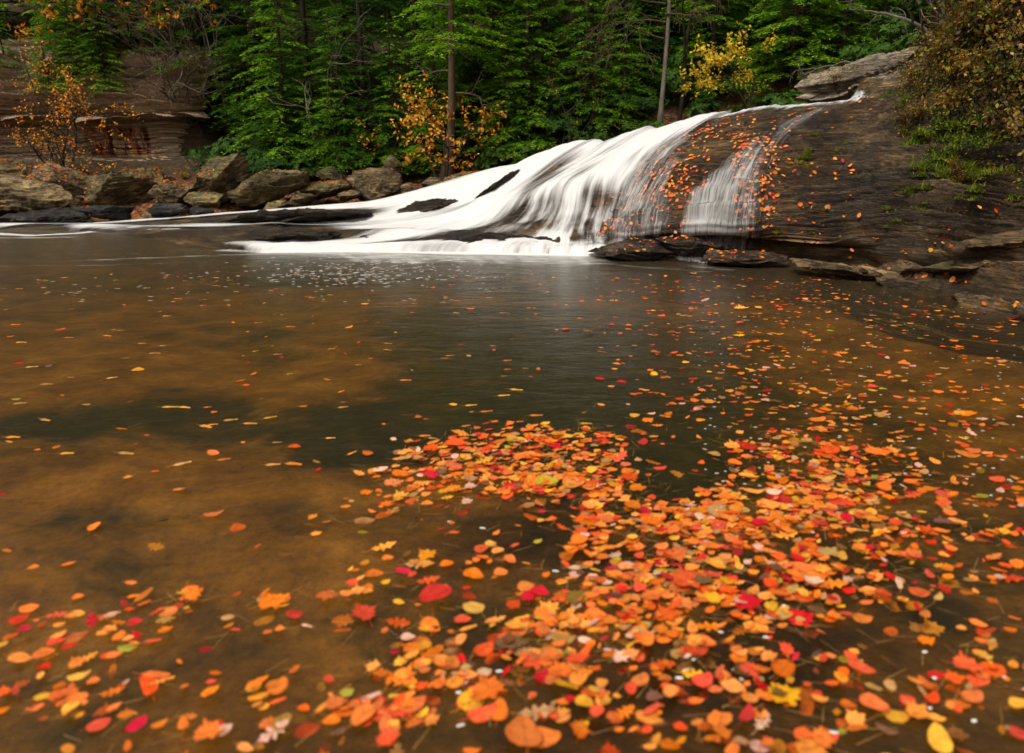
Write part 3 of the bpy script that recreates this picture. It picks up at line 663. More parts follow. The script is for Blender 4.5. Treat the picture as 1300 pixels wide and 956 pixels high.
# outcrop beyond the crest
rock('outcrop', 90, 1113, 106, 16.0, 182, 76, MR_pale, 'pale grey-tan rock outcrop above the crest stream under the bushes', 'outcrop', depth=.6, tilt=R_(-3), strat=2, cuts=10)
rock('outcrop', 91, 1160, 104, 14.6, 100, 32, MR_pale, 'layered pale ledge topped with orange leaves at the edge of the shrubby bank', 'outcrop', depth=.7, tilt=R_(-6), strat=2, cuts=10)
rock('boulder', 17, 520, 246, 18.9, 50, 22, MR_tan, 'low tan rock among orange leaves right of the rounded tan boulder', tilt=R_(-8))
rock('boulder', 18, 590, 226, 19.0, 46, 16, MR_olive, 'last low brown rock of the bank where it meets the white water', tilt=R_(-12))
rock('boulder', 19, 218, 246, 19.2, 60, 30, MR_tan, 'broken tan rock between the wide low boulder and the pointed one', tilt=R_(10))
rock('boulder', 20, 382, 256, 18.7, 40, 16, MR_tan, 'small pale rock in front of the flat-topped brown boulder', tilt=R_(-10))
for i, (px, py, Y, w_, h_, tl, lb) in enumerate([(1070, 343, 9.45, 150, 20, 7, 'long low brown shelf at the waterline just right of the black slab'), (1165, 366, 8.6, 150, 22, 9, 'middle length of the brown shelf along the right waterline'),
        (1262, 392, 7.7, 160, 24, 11, 'pale brown shelf end at the waterline by the right edge'), (1235, 340, 8.45, 190, 22, -7, 'layered tan slab with dark undercut above the right waterline shelf'), (1285, 303, 8.3, 150, 20, -10, 'thin lichen-spotted slab high on the right edge of the ledge')]):
    rock('shelf_slab', 120+i, px, py, Y, w_, h_, MR_ledge, lb, 'slab', depth=.5, tilt=R_(tl), yaw=R_(-30), group='shelves along the right waterline', strat=1.8, cuts=12)
# small stones on the bank
r = np.random.default_rng(5); protos = [boulder_mesh(100+i, (1, .8, .6), 3, 9) for i in range(5)]
for p_ in protos: p_.materials.append(MR_olive if r.random() < .6 else MR_tan)
for i in range(110):
    px = r.uniform(60, 640); x_ = (px-650)/F*19.5; Y = shoreY(x_)+r.uniform(.1, 2.4); s_ = r.uniform(.07, .22)*(1.3 if r.random() < .15 else 1)
    o = bpy.data.objects.new('stone', protos[i % 5]); COL.objects.link(o)
    o.location = (x_*Y/19.5, Y, float(ground_z(x_*Y/19.5, Y))+s_*.2); o.scale = (s_, s_, s_); o.rotation_euler = (r.uniform(-.3, .3), r.uniform(-.3, .3), r.uniform(0, 6))
    tag(o, 'small angular stone lying among fallen leaves on the far bank', 'stone', 'small stones in the leaf litter of the far bank')

# ---------------------------------------------------------------- foliage builders
def leaves(C, D, N, L, Wd, fold=0.):
    """rhombic blades: centre-base C, direction D, normal N"""
    D = D/np.linalg.norm(D, axis=1, keepdims=True); B = np.cross(N, D); B /= np.linalg.norm(B, axis=1, keepdims=True)+1e-9
    L = np.broadcast_to(L, (len(C),))[:, None]; Wd = np.broadcast_to(Wd, (len(C),))[:, None]
    V_ = np.stack([C, C+D*L*.45+B*Wd*.5, C+D*L, C+D*L*.45-B*Wd*.5], 1)
    return V_.reshape(-1, 3), np.arange(len(C)*4).reshape(-1, 4)
def tube(pts, rad, n=5):
    pts = np.asarray(pts, float); k = len(pts); rad = np.broadcast_to(rad, (k,))
    d = np.gradient(pts, axis=0); d /= np.linalg.norm(d, axis=1, keepdims=True)+1e-9
    ref = np.where(np.abs(d[:, 2:3]) > .9, [[1., 0, 0]], [[0, 0, 1.]]); a1 = np.cross(d, ref); a1 /= np.linalg.norm(a1, axis=1, keepdims=True)+1e-9; a2 = np.cross(d, a1)
    th = np.arange(n)*2*math.pi/n
    V_ = pts[:, None]+rad[:, None, None]*(np.cos(th)[None, :, None]*a1[:, None]+np.sin(th)[None, :, None]*a2[:, None])
    F_ = []
    for i in range(k-1):
        for j in range(n): F_.append((i*n+j, i*n+(j+1) % n, (i+1)*n+(j+1) % n, (i+1)*n+j))
    return V_.reshape(-1, 3), np.array(F_)
class MB:
    def __init__(s): s.V = []; s.F = []; s.n = 0; s.r = []
    def add(s, V_, F_, rnd=None):
        s.V.append(V_); s.F.append(F_+s.n); s.n += len(V_)
        s.r.append(np.zeros(len(F_)) if rnd is None else rnd)
    def mesh(s, name, smooth=True): return fast(name, np.concatenate(s.V), np.concatenate(s.F), smooth, fattr={'rnd': np.concatenate(s.r)})

def hemlock(seed, Ht=13., low=.6, Lm=2.9, mat=None, nb=84, dead=.0):
    r = np.random.default_rng(seed)
    root = empty('hemlock_tree', (0, 0, 0))
    t = np.linspace(0, 1, 14); tr = np.stack([.12*np.sin(t*3+seed)*t, .1*np.sin(t*2.3+seed*2)*t, t*Ht-.5], 1)
    V_, F_ = tube(tr, .12*(1-t)**.8*(Ht/13)+.02, 9); V_[:9] *= [1.5, 1.5, 1]
    mb = MB(); mb.add(V_, F_); link('trunk', mb.mesh('trunk'), MB_dark, root)
    bb = MB(); fo = MB(); Cs, Ds, Ns, Ls, Rs = [], [], [], [], []
    for b in range(nb):
        h = low + (Ht-low-.3)*(b/nb)**1.35
        frac = h/Ht; L = Lm*(1-frac)**.65*r.uniform(.6, 1.1); az = b*2.4+r.uniform(-.5, .5)
        d = np.array([math.cos(az), math.sin(az), 0]); side = np.array([-d[1], d[0], 0])
        rise = r.uniform(-.05, .25); droop = r.uniform(.25, .5)
        q = np.linspace(0, 1, 8); base = np.array([0, 0, h])
        pts = base + d*(L*q)[:, None] + side*(L*.12*np.sin(q*3+b))[:, None] + np.array([0, 0, 1])*((rise*q-droop*q*q)*L)[:, None]
        v, f = tube(pts, .028*(1-q)*min(1, L/2)+.005, 4); bb.add(v, f)
        up = h > 6.5
        nt_ = int(L*(8 if up else 21)); btint = r.uniform(-.22, .22)
        for k in range(nt_):
            tq = r.uniform(.12, 1.); sgn = 1 if k % 2 else -1
            p0 = base + d*L*tq + side*(L*.12*math.sin(tq*3+b)) + np.array([0, 0, 1])*((rise*tq-droop*tq*tq)*L)
            tl = (.42*L*(1.08-tq)+.10)*r.uniform(.6, 1.2); an = sgn*r.uniform(.6, 1.15)
            td = d*math.cos(an)+side*math.sin(an); td = td + np.array([0, 0, r.uniform(-.16, .04)]); td /= np.linalg.norm(td)
            m_ = max(4, int(tl/(.045 if not up else .09)))
            s = r.uniform(0, 1, m_)
            P = p0+td*(tl*s)[:, None]; P[:, 2] -= .2*tl*s*s
            P += r.normal(0, .018, P.shape)
            sd = np.where(r.random(m_) < .5, 1, -1)*r.uniform(.25, .95, m_)
            tp = np.array([-td[1], td[0], 0])
            D = td*np.cos(sd)[:, None]+tp*np.sin(sd)[:, None]; D[:, 2] += r.uniform(-.3, .08, m_)-.15*s
            Nn = r.normal(0, .25, (m_, 3)); Nn[:, 2] += 1
            Cs.append(P); Ds.append(D); Ns.append(Nn); Ls.append(r.uniform(.07, .15, m_)*(1.7 if up else 1))
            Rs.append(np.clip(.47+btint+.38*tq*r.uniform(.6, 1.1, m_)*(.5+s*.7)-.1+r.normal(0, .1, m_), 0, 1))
    C_, D_, N_, L_, Rr = map(np.concatenate, (Cs, Ds, Ns, Ls, Rs))
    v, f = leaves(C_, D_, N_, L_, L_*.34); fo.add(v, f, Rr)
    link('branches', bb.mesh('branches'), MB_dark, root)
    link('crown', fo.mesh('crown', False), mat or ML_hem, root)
    return root

def branching(r, p, d, L, rad, depth, out, tips, curl=.35, kids=3, up=.15):
    n = 6; pts = [np.array(p, float)]; d = np.array(d, float)
    for i in range(n):
        d = d + r.normal(0, curl/n*1.6, 3)+np.array([0, 0, up/n]); d /= np.linalg.norm(d)
        pts.append(pts[-1]+d*L/n)
    rr = np.linspace(rad, rad*.55, n+1); out.append((np.array(pts), rr, depth))
    if depth == 0: tips.append(np.array(pts)); return
    for k in range(kids):
        i = r.integers(2, n+1) if k else n
        nd = d+r.normal(0, .65, 3); nd /= np.linalg.norm(nd)
        branching(r, pts[i], nd, L*r.uniform(.55, .8), rad*.55, depth-1, out, tips, curl, kids, up)
def woody(seed, Ht, rad, depth=3, kids=3, stems=1, spread=.5, curl=.4, first=.45, up=.15, lean=(0, 0, 0)):
    r = np.random.default_rng(seed); out, tips = [], []
    for s in range(stems):
        a_ = r.uniform(0, 6.28); d = np.array([math.cos(a_)*spread*(stems > 1), math.sin(a_)*spread*(stems > 1), 1.])+np.array(lean); d /= np.linalg.norm(d)
        branching(r, (0, 0, -.15), d, Ht*first, rad, depth, out, tips, curl, kids, up)
    return out, tips, r
def sapling(name, seed, Ht, rad, mat, bark, nleaf=9, ls=.075, **k):
    out, tips, r = woody(seed, Ht, rad, **k); root = empty(name, (0, 0, 0))
    top = max(q[2] for q in (o[2] for o in [])) if False else max(o[2] for o in out)
    tk = MB(); br = MB()
    for pts, rr, dep in out:
        v, f = tube(pts, rr, 6 if dep == top else 4); (tk if dep == top else br).add(v, f)
    link('trunk', tk.mesh('trunk'), bark, root); link('branches', br.mesh('branches'), bark, root)
    if nleaf and mat:
        C_, D_ = [], []
        for t in tips:
            for _ in range(nleaf):
                i = r.integers(1, len(t)); C_.append(t[i]+r.normal(0, .035, 3)); D_.append(r.normal(0, .7, 3)+[0, 0, -.25])
        C_, D_ = np.array(C_), np.array(D_); N_ = r.normal(0, .5, C_.shape)+[0, -.5, .7]
        L_ = r.uniform(.7, 1.3, len(C_))*ls
        v, f = leaves(C_, D_, N_, L_, L_*.6); m_ = MB(); m_.add(v, f, r.random(len(f))); link('crown', m_.mesh('crown', False), mat, root)
    return root
def rhodo(seed, rx=1.2, rz=.9, nw=260, mat=None, ll=.15):
    r = np.random.default_rng(seed); root = empty('rhododendron_bush', (0, 0, 0))
    C_, D_, N_, Rn = [], [], [], []; st = MB()
    lobes = [(r.uniform(-.6, .6)*rx, r.uniform(-.4, .4)*rx, r.uniform(.2, 1.0)*rz, r.uniform(.35, .6)) for _ in range(7)]
    for w_ in range(nw):
        lx, ly, lz, lr = lobes[r.integers(0, 7)]
        n = r.normal(size=3); n /= np.linalg.norm(n); n[2] = abs(n[2])*.9-.2
        c = np.array([lx, ly, lz])+n*lr*rx*r.uniform(.55, 1.08)*np.array([1, 1, .75])
        if w_ % 4 == 0:
            b0 = np.array([lx*.2, ly*.2, 0]); mid = (b0+c)/2+r.normal(0, .1, 3); v, f = tube([b0, mid, c], [.018, .012, .006], 4); st.add(v, f)
        ax = n+np.array([0, 0, .6]); ax /= np.linalg.norm(ax); k = r.integers(6, 10)
        t1 = np.cross(ax, [.3, .8, .1]); t1 /= np.linalg.norm(t1); t2 = np.cross(ax, t1); tone = r.uniform(-.25, .25)
        for q in range(k):
            a_ = q*2*math.pi/k+r.uniform(-.2, .2); d = t1*math.cos(a_)+t2*math.sin(a_)+ax*r.uniform(-.1, .5)+np.array([0, 0, -.25])
            C_.append(c); D_.append(d); N_.append(ax+r.normal(0, .15, 3)); Rn.append(np.clip(.5+tone+r.normal(0, .15), 0, 1))
    C_, D_, N_ = np.array(C_), np.array(D_), np.array(N_); L_ = r.uniform(.75, 1.2, len(C_))*ll
    v, f = leaves(C_, D_, N_, L_, L_*.32); m_ = MB(); m_.add(v, f, np.array(Rn))
    link('stems', st.mesh('stems'), MB_dark, root); link('foliage', m_.mesh('foliage', False), mat or ML_rho, root)
    return root
def shrub(name, seed, rx, rz, nl, mat, ll=.066, stems=26, droop=.2, asp=.55):
    r = np.random.default_rng(seed); root = empty(name, (0, 0, 0)); st = MB(); C_, D_ = [], []
    for s in range(stems):
        a_ = r.uniform(0, 6.28); L = r.uniform(.5, 1.1); q = np.linspace(0, 1, 7)
        d = np.array([math.cos(a_), math.sin(a_), 0])*rx*r.uniform(.2, 1.)
        pts = d*(q**1.2)[:, None]*L + np.array([0, 0, 1])*((q*1.2-droop*q*q)*rz*L)[:, None]+np.cumsum(r.normal(0, .02, (7, 3)), 0)
        v, f = tube(pts, np.linspace(.012, .003, 7), 4); st.add(v, f)
        m_ = int(nl*.62/stems); s_ = r.uniform(.15, 1.05, m_)
        P = np.stack([np.interp(s_, q, pts[:, i]) for i in range(3)], 1)
        sp = (.10+.14*s_)[:, None]*rx
        C_.append(P+r.normal(0, 1, P.shape)*sp*.8); D_.append(r.normal(0, .7, P.shape)+d*.6/rx+[0, 0, -.3])
    C_, D_ = np.concatenate(C_), np.concatenate(D_)
    kp = fbm(C_[:, 0]*4/rx+seed, C_[:, 1]*4/rx, C_[:, 2]*4/rx, 2) > -.12; C_, D_ = C_[kp], D_[kp]; L_ = r.uniform(.5, 1.6, len(C_))*ll
    cl = .5+.5*fbm(C_[:, 0]*3/rx, C_[:, 1]*3/rx, C_[:, 2]*3/rx+seed, 3)
    v, f = leaves(C_, D_, r.normal(0, .6, C_.shape)+[0, -.3, .8], L_, L_*asp); m2 = MB(); m2.add(v, f, np.clip((cl-.5)*2.0+.5+r.normal(0, .13, len(f)), 0, 1))
    link('stems', st.mesh('stems'), MB_dark, root); link('foliage', m2.mesh('foliage', False), mat, root); return root
def tuft(name, seed, n=90, L=.35, mat=None, wd=.012):
    r = np.random.default_rng(seed); m_ = MB()
    for i in range(n):
        a_ = r.uniform(0, 6.28); l = L*r.uniform(.5, 1.1); d = np.array([math.cos(a_), math.sin(a_), 0]); o = r.normal(0, L*.25, 3)*[1, 1, .1]
        q = np.linspace(0, 1, 5); k = r.uniform(.3, .9)
        c = o+d*(k*l*q**1.5)[:, None]+np.array([0, 0, 1])*(l*(q*(1.1-k*.3)-.75*k*q*q*1.2))[:, None]
        b = np.array([-d[1], d[0], 0])*wd*(1-q*.9)[:, None]
        V_ = np.concatenate([c-b, c+b]); F_ = np.array([(j, j+1, j+6, j+5) for j in range(4)]); m_.add(V_, F_, np.full(4, r.random()))
    return m_.mesh(name, False)

# ---------------------------------------------------------------- the forest
def place(o, x, y, z=None, rz=0., sc=1.):
    o.location = (x, y, float(ground_z(x, y)) if z is None else z); o.rotation_euler = (0, 0, rz); o.scale = (sc, sc, sc); return o
def at(px, Y): return (px-650)/F*Y/1.05
protos_h = [hemlock(11, 13, .9), hemlock(12, 12, .5, 3.2), hemlock(13, 14, 1.6, 2.6), hemlock(14, 11, .4, 2.6, nb=120)]
protos_l = [hemlock(21, 9, .5, 2.3, ML_lit, nb=80), hemlock(22, 8, .8, 2.6, ML_lit, nb=75)]
used = set()
def inst(pl, i, *a_):
    p_ = pl[i % len(pl)]
    o = p_ if p_.name not in used else copy_tree(p_)
    used.add(p_.name); return place(o, *a_)
HG = 'hemlocks on the wooded slope'
hem = [  # px, Y, proto, scale, label
 (20, 25.5, 0, .8, 'dark hemlock rising above the cliff at the left edge'), (128, 23.7, 3, .62, 'bushy green hemlock growing on top of the cliff behind the small orange tree'),
 (180, 24.4, 1, .62, 'spreading hemlock on the cliff top right of the bushy one'), (262, 24.6, 0, .8, 'tall thin-crowned hemlock behind the grey twiggy thicket'),
 (330, 24.0, 3, .9, 'hemlock hanging over the rhododendron left of centre'), (395, 23.0, 0, .85, 'dense hemlock above the flat-topped boulder'),
 (462, 21.9, 1, .8, 'broad hemlock with lowest boughs reaching over the rounded tan boulder'), (530, 23.4, 0, .9, 'hemlock behind the little orange-leaved maple'),
 (630, 22.8, 3, .95, 'low-branched hemlock just right of the leaning brown trunk'), (690, 24.0, 1, .9, 'wide hemlock behind the left part of the falls'),
 (735, 22.6, 0, .8, 'hemlock standing above the highest white water'), (790, 24.5, 2, 1., 'straight hemlock left of the bare grey tree'),
 (838, 23.2, 3, .9, 'hemlock directly behind the bare grey tree'), (885, 24.0, 0, .95, 'hemlock right of the bare grey tree'), (945, 22.5, 3, .9, 'hemlock whose boughs hang behind the yellow foliage'),
 (1010, 21.5, 1, .85, 'spreading hemlock above the crest stream'), (1090, 22.0, 0, .85, 'hemlock above the pale outcrop'), (1160, 20.5, 3, .8, 'hemlock half hidden by the shrubby right bank'),
 (-60, 24.5, 1, .9, 'hemlock cut by the left edge of the picture'), (1260, 20, 2, .9, 'hemlock behind the top of the shrubby right bank')]
for i, (px, Y, k, sc, lb) in enumerate(hem):
    tag(inst(protos_h, k, at(px, Y), Y, None, i*1.3, sc), lb, 'hemlock tree', HG)
lit = [(500, 21.2, 0, .55, 'small bright green hemlock left of the leaning trunk'), (425, 21.4, 1, .6, 'bright young hemlock over the far bank boulders'), (670, 21.2, 0, .75, 'bright young hemlock left of the top of the falls'),
       (745, 21.3, 1, .6, 'bright green sapling hemlock behind the tallest white water'), (600, 22.3, 1, 1.0, 'light green hemlock bough tree directly right of the leaning trunk'), (900, 21.2, 0, .8, 'light green young hemlock behind the yellow foliage'),
       (1000, 20.0, 1, .8, 'light green young hemlock overhanging the crest at right'), (90, 24.2, 1, .5, 'bright young hemlock on the cliff edge'), (1060, 19.6, 0, .8, 'yellowish green young hemlock above the outcrop')]
lit += [(70, 23.0, 1, .34, 'small bright hemlock shoot on the cliff ledge above the orange beech'), (105, 22.9, 0, .38, 'small bright hemlock on the cliff ledge above the rust stains'), (140, 22.9, 1, .40, 'bushy little hemlock on the cliff ledge right of the one over the stains'), (20, 23.4, 0, .36, 'small hemlock on the cliff ledge at the left edge'),
        (550, 21.0, 0, .7, 'bright young hemlock just left of the orange maple'), (360, 21.6, 1, .75, 'bright young hemlock behind the rhododendrons of the left bank'), (790, 21.0, 0, .6, 'bright young hemlock in front of the straight hemlock'), (640, 20.8, 1, .55, 'bright young hemlock beside the rhododendron at the left of the falls')]
for i, (px, Y, k, sc, lb) in enumerate(lit):
    tag(inst(protos_l, k, at(px, Y), Y, 3.35 if 9 <= i <= 12 else None, i*2.1+.5, sc), lb, 'young hemlock', 'young hemlocks at the edge of the wood')
# rows of trees further up the slope
r = np.random.default_rng(77)
bglab = ['dark hemlock far up the wooded slope', 'hemlock standing in the deep shade of the slope', 'distant hemlock behind the front row of trees']
for i in range(46):
    row = i // 16; px = -140+(i % 16)*98+r.uniform(-30, 30); Y = (28, 33, 40)[row]+r.uniform(-1.5, 1.5)
    tag(inst(protos_h, int(r.integers(0, 4)), at(px, Y), Y, None, r.uniform(0, 6), r.uniform(.85, 1.15)), bglab[row]+', '+['above the cliff', 'above the grey twig thicket', 'behind the left rhododendrons', 'behind the curved brown trunk', 'over the falls', 'behind the bare grey tree', 'behind the yellow tree', 'over the pale outcrop', 'over the shrubby bank'][int(np.clip((px+20)//150, 0, 8))], 'hemlock tree', 'hemlocks further back on the slope, row upon row')
# understory laurel on the dark floor
protos_r = [rhodo(31), rhodo(32, 1.4, 1., 300), rhodo(33, 1.0, .8, 220)]
rh = [(300, 20.9, 1, .95, 'large dark green rhododendron above the pointed brown boulder'), (262, 21.6, 0, .95, 'rhododendron hanging against the right end of the cliff'), (355, 20.9, 0, .95, 'rhododendron right above the tilted olive boulder'),
      (395, 21.2, 2, .9, 'rhododendron in shade above the flat-topped boulder'), (330, 22.2, 1, 1.2, 'tall rhododendron behind the others on the left bank'), (440, 21.8, 0, .8, 'shaded rhododendron under the broad hemlock'),
      (520, 21.4, 2, .8, 'shaded rhododendron left of the leaning trunk'), (625, 20.6, 0, .75, 'low rhododendron right of the leaning trunk'), (665, 20.2, 2, .7, 'low rhododendron behind the upper left of the falls'),
      (850, 19.3, 0, .65, 'blue-green rhododendron just behind the highest white water'), (900, 19.6, 2, .8, 'rhododendron in shade behind the crest stream'), (960, 19.0, 1, .75, 'wide rhododendron overhanging the crest stream'),
      (1005, 18.6, 0, .9, 'rhododendron at the left end of the pale outcrop'), (1110, 18.4, 1, .9, 'big rhododendron crowning the pale outcrop'), (1060, 19.0, 2, 1.1, 'rhododendron behind the left half of the outcrop'), (1150, 17.5, 2, .8, 'rhododendron at the right end of the outcrop'),
      (570, 21.9, 1, .9, 'dark rhododendron behind the leaning trunk'), (815, 21.0, 0, .9, 'shaded rhododendron left of the foot of the bare grey tree'), (835, 22.0, 1, 1.2, 'tall dark rhododendron on the slope behind the bare grey tree'), (870, 21.2, 0, 1.0, 'dark rhododendron right of the foot of the bare grey tree'), (780, 21.6, 2, 1.1, 'dark rhododendron under the straight hemlock'), (700, 21.6, 1, 1.1, 'dark rhododendron behind the bright young hemlock at the falls'), (750, 20.4, 1, .6, 'low dark rhododendron behind the middle of the falls'), (800, 20.0, 2, .6, 'small rhododendron under the straight hemlock')]
for i, (px, Y, k, sc, lb) in enumerate(rh):
    tag(inst(protos_r, k, at(px, Y), Y, None, i*1.7, sc), lb, 'rhododendron', 'rhododendrons along the foot of the wood')
for i, (px, py, Y, k, sc, lb) in enumerate([(1062, 108, 15.6, 0, .45, 'golden green shrub growing on the left end of the pale outcrop'), (1085, 100, 15.5, 3, .4, 'green tufted shrub on the face of the pale outcrop')]):
    SHR_LATER = globals().setdefault('SHR_LATER', []); SHR_LATER.append((px, py, Y, k, sc, lb))
bpy.context.view_layer.update()
# raise the ones on the outcrop
for o in COL.objects:
    if o.name.startswith('rhododendron') and o.parent is None and o.location.x > 7.8 and o.location.y < 18.7: o.location.z = max(o.location.z, 3.7)

# single trees
t = empty('leaning_tree', (0, 0, 0)); q = np.linspace(0, 1, 16)
pts = np.stack([-.25*np.exp(-q*9)+.0*q, 0*q, q*11-.3], 1)
v, f = tube(pts, .115*(1-q*.7)+.13*np.exp(-q*22), 12); mb = MB(); mb.add(v, f); link('trunk', mb.mesh('trunk'), bark_mat('brown_bark', (.045, .028, .018), (.15, .095, .06)), t)
out, tips, r2 = woody(5, 3, .04, 3, 3, 1)
br = MB()
for k in range(9):
    hh = 2.2+k*.55; o_, tp, _ = woody(50+k, 1.7, .028, 2, 3, 1, lean=(2.2*math.cos(k*2.4), 1.2*math.sin(k*2.4), -.8), up=-.1)
    for p_, rr, dep in o_: v, f = tube(p_+[0, 0, hh], rr, 4); br.add(v, f)
link('branches', br.mesh('branches'), MB_grey, t)
cr = hemlock(61, 10, 2.6, 2.0, ML_lit, nb=60); c_ = [c for c in cr.children if c.name.startswith('crown')][0]; c_.parent = t; c_.location.z = .6
for c in list(cr.children): bpy.data.objects.remove(c)
bpy.data.objects.remove(cr)
p = W(577, 207, 20.2); place(t, p[0], p[1], p[2]-.15, .0); tag(t, 'brown-barked tree with a curved foot standing on the bank left of the falls', 'tree')

def bare(name, seed, Ht, rad, px, Y, lb, z=None, cat='bare tree', mat=MB_grey, **k):
    o = sapling(name, seed, Ht, rad, None, mat, 0, **k); place(o, at(px, Y), Y, z, 0); tag(o, lb, cat); return o
# bare grey tree with horizontal branches at pixel x 840
t = empty('bare_tree', (0, 0, 0)); q = np.linspace(0, 1, 20)
pts = np.stack([.10*np.sin(q*5), .05*np.sin(q*7), q*9-.4], 1); v, f = tube(pts, .062*(1-q*.6)+.03*np.exp(-q*18), 10); mb = MB(); mb.add(v, f); link('trunk', mb.mesh('trunk'), MB_grey, t)
br = MB()
for k, (hh, sx, L) in enumerate([(1.9, -1, 1.9), (2.3, -1, 2.4), (2.5, 1, .9), (2.75, -1, 2.0), (3.1, 1, 1.4), (3.4, -1, 2.2), (3.7, 1, 1.6), (4.1, -1, 2.2), (4.6, 1, 1.8)]):
    o_, tp, _ = woody(150+k, L*1.25, .026, 3, 3, 1, lean=(sx*3.2, -.8, -.9), up=-.25, first=.5)
    for p_, rr, dep in o_: v, f = tube(p_+[0, 0, hh+.15], np.maximum(rr, .006), 4); br.add(v, f)
link('branches', br.mesh('branches'), MB_hem, t)
p = W(838, 140, 19.6); place(t, p[0], p[1], p[2]-.1); tag(t, 'slim bare grey tree with crooked leafless side branches behind the crest', 'bare tree')
bare('dark_sapling', 71, 7, .07, 862, 20.5, 'thin dark trunk in the shade just right of the bare grey tree', mat=MB_dark, depth=1, kids=2)
bare('dark_sapling', 72, 6, .07, 756, 21.2, 'thin dark trunk beneath the bright sapling hemlock', mat=MB_hem, depth=1, kids=2, curl=.15)
bare('grey_thicket', 73, 3.2, .045, 245, 23.2, 'tangle of grey leafless twigs above the right end of the cliff', cat='thicket', mat=MB_hem, stems=5, spread=.8, depth=4, curl=.8)
0 and bare('grey_thicket', 74, 3.6, .035, 215, 22.7, 'grey twigs drooping over the lip of the cliff', z=3.0, cat='thicket', stems=6, spread=1.3, depth=4, curl=.9, up=-.5)
bare('grey_thicket', 76, 5.5, .05, 285, 24.5, 'tall pale leafless thicket between the cliff and the dark hemlocks', cat='thicket', stems=5, spread=.5, depth=4, curl=.5)
bare('bare_snag', 75, 5, .05, 400, 21.8, 'leafless crooked snag in front of the dense hemlock', stems=2, spread=.4, depth=3, curl=.7)
bare('bare_snag', 78, 4, .04, 515, 21.6, 'thin leafless snag between the broad hemlock and the orange maple', stems=2, spread=.5, depth=3, curl=.7)
bare('bare_snag', 79, 3, .04, 1140, 16.6, 'grey dead branches fallen over the outcrop at right', z=3.6, stems=4, spread=1.6, depth=3, curl=.6, up=-.3)
bare('bare_snag', 80, 2.6, .04, 1180, 13.4, 'pale dead tree standing out of the top of the shrubby bank', z=3.6, stems=3, spread=.5, depth=3, curl=.5)

def colour_tree(name, seed, px, Y, Ht, mat, lb, z=None, nleaf=8, ls=.09, bark=MB_dark, **k):
    o = sapling(name, seed, Ht, .035, mat, bark, nleaf, ls, **k); place(o, at(px, Y), Y, z, seed*.7); tag(o, lb, 'small tree'); return o
colour_tree('orange_maple', 81, 566, 19.5, 3.3, ML_org, 'little maple with scattered orange leaves beside the curved brown trunk', depth=4, kids=3, stems=3, spread=.35, nleaf=5, ls=.105)
colour_tree('orange_beech', 82, 70, 21.3, 3.6, ML_org, 'slender orange-leaved beech in front of the cliff at left', depth=4, kids=3, stems=3, spread=.35, nleaf=5, ls=.075)
colour_tree('orange_beech', 83, 62, 21.0, 2.2, ML_org, 'shorter orange beech shoot at the foot of the slender one', depth=3, kids=3, stems=3, spread=.4, nleaf=5, ls=.07)
colour_tree('orange_beech', 84, 152, 23.6, 3.2, ML_org, 'orange beech sprays against the green hemlock on the cliff', depth=4, kids=3, stems=3, spread=.6, nleaf=7, ls=.12)
colour_tree('orange_beech', 85, 240, 24.0, 4.6, ML_org, 'orange-topped beech high above the grey twigs', depth=4, kids=3, stems=2, spread=.3, nleaf=10, ls=.14, first=.55)
colour_tree('yellow_birch', 86, 948, 18.6, 2.3, ML_yel, 'small tree hung with clear yellow leaves behind the crest', z=2.9, depth=4, kids=3, stems=2, spread=.3, nleaf=8, ls=.09)
colour_tree('tan_sapling', 87, 715, 20.4, 3.1, ML_rus, 'sapling with a few pinkish tan leaves behind the middle of the falls', depth=3, kids=3, stems=2, spread=.4, nleaf=3, ls=.07)

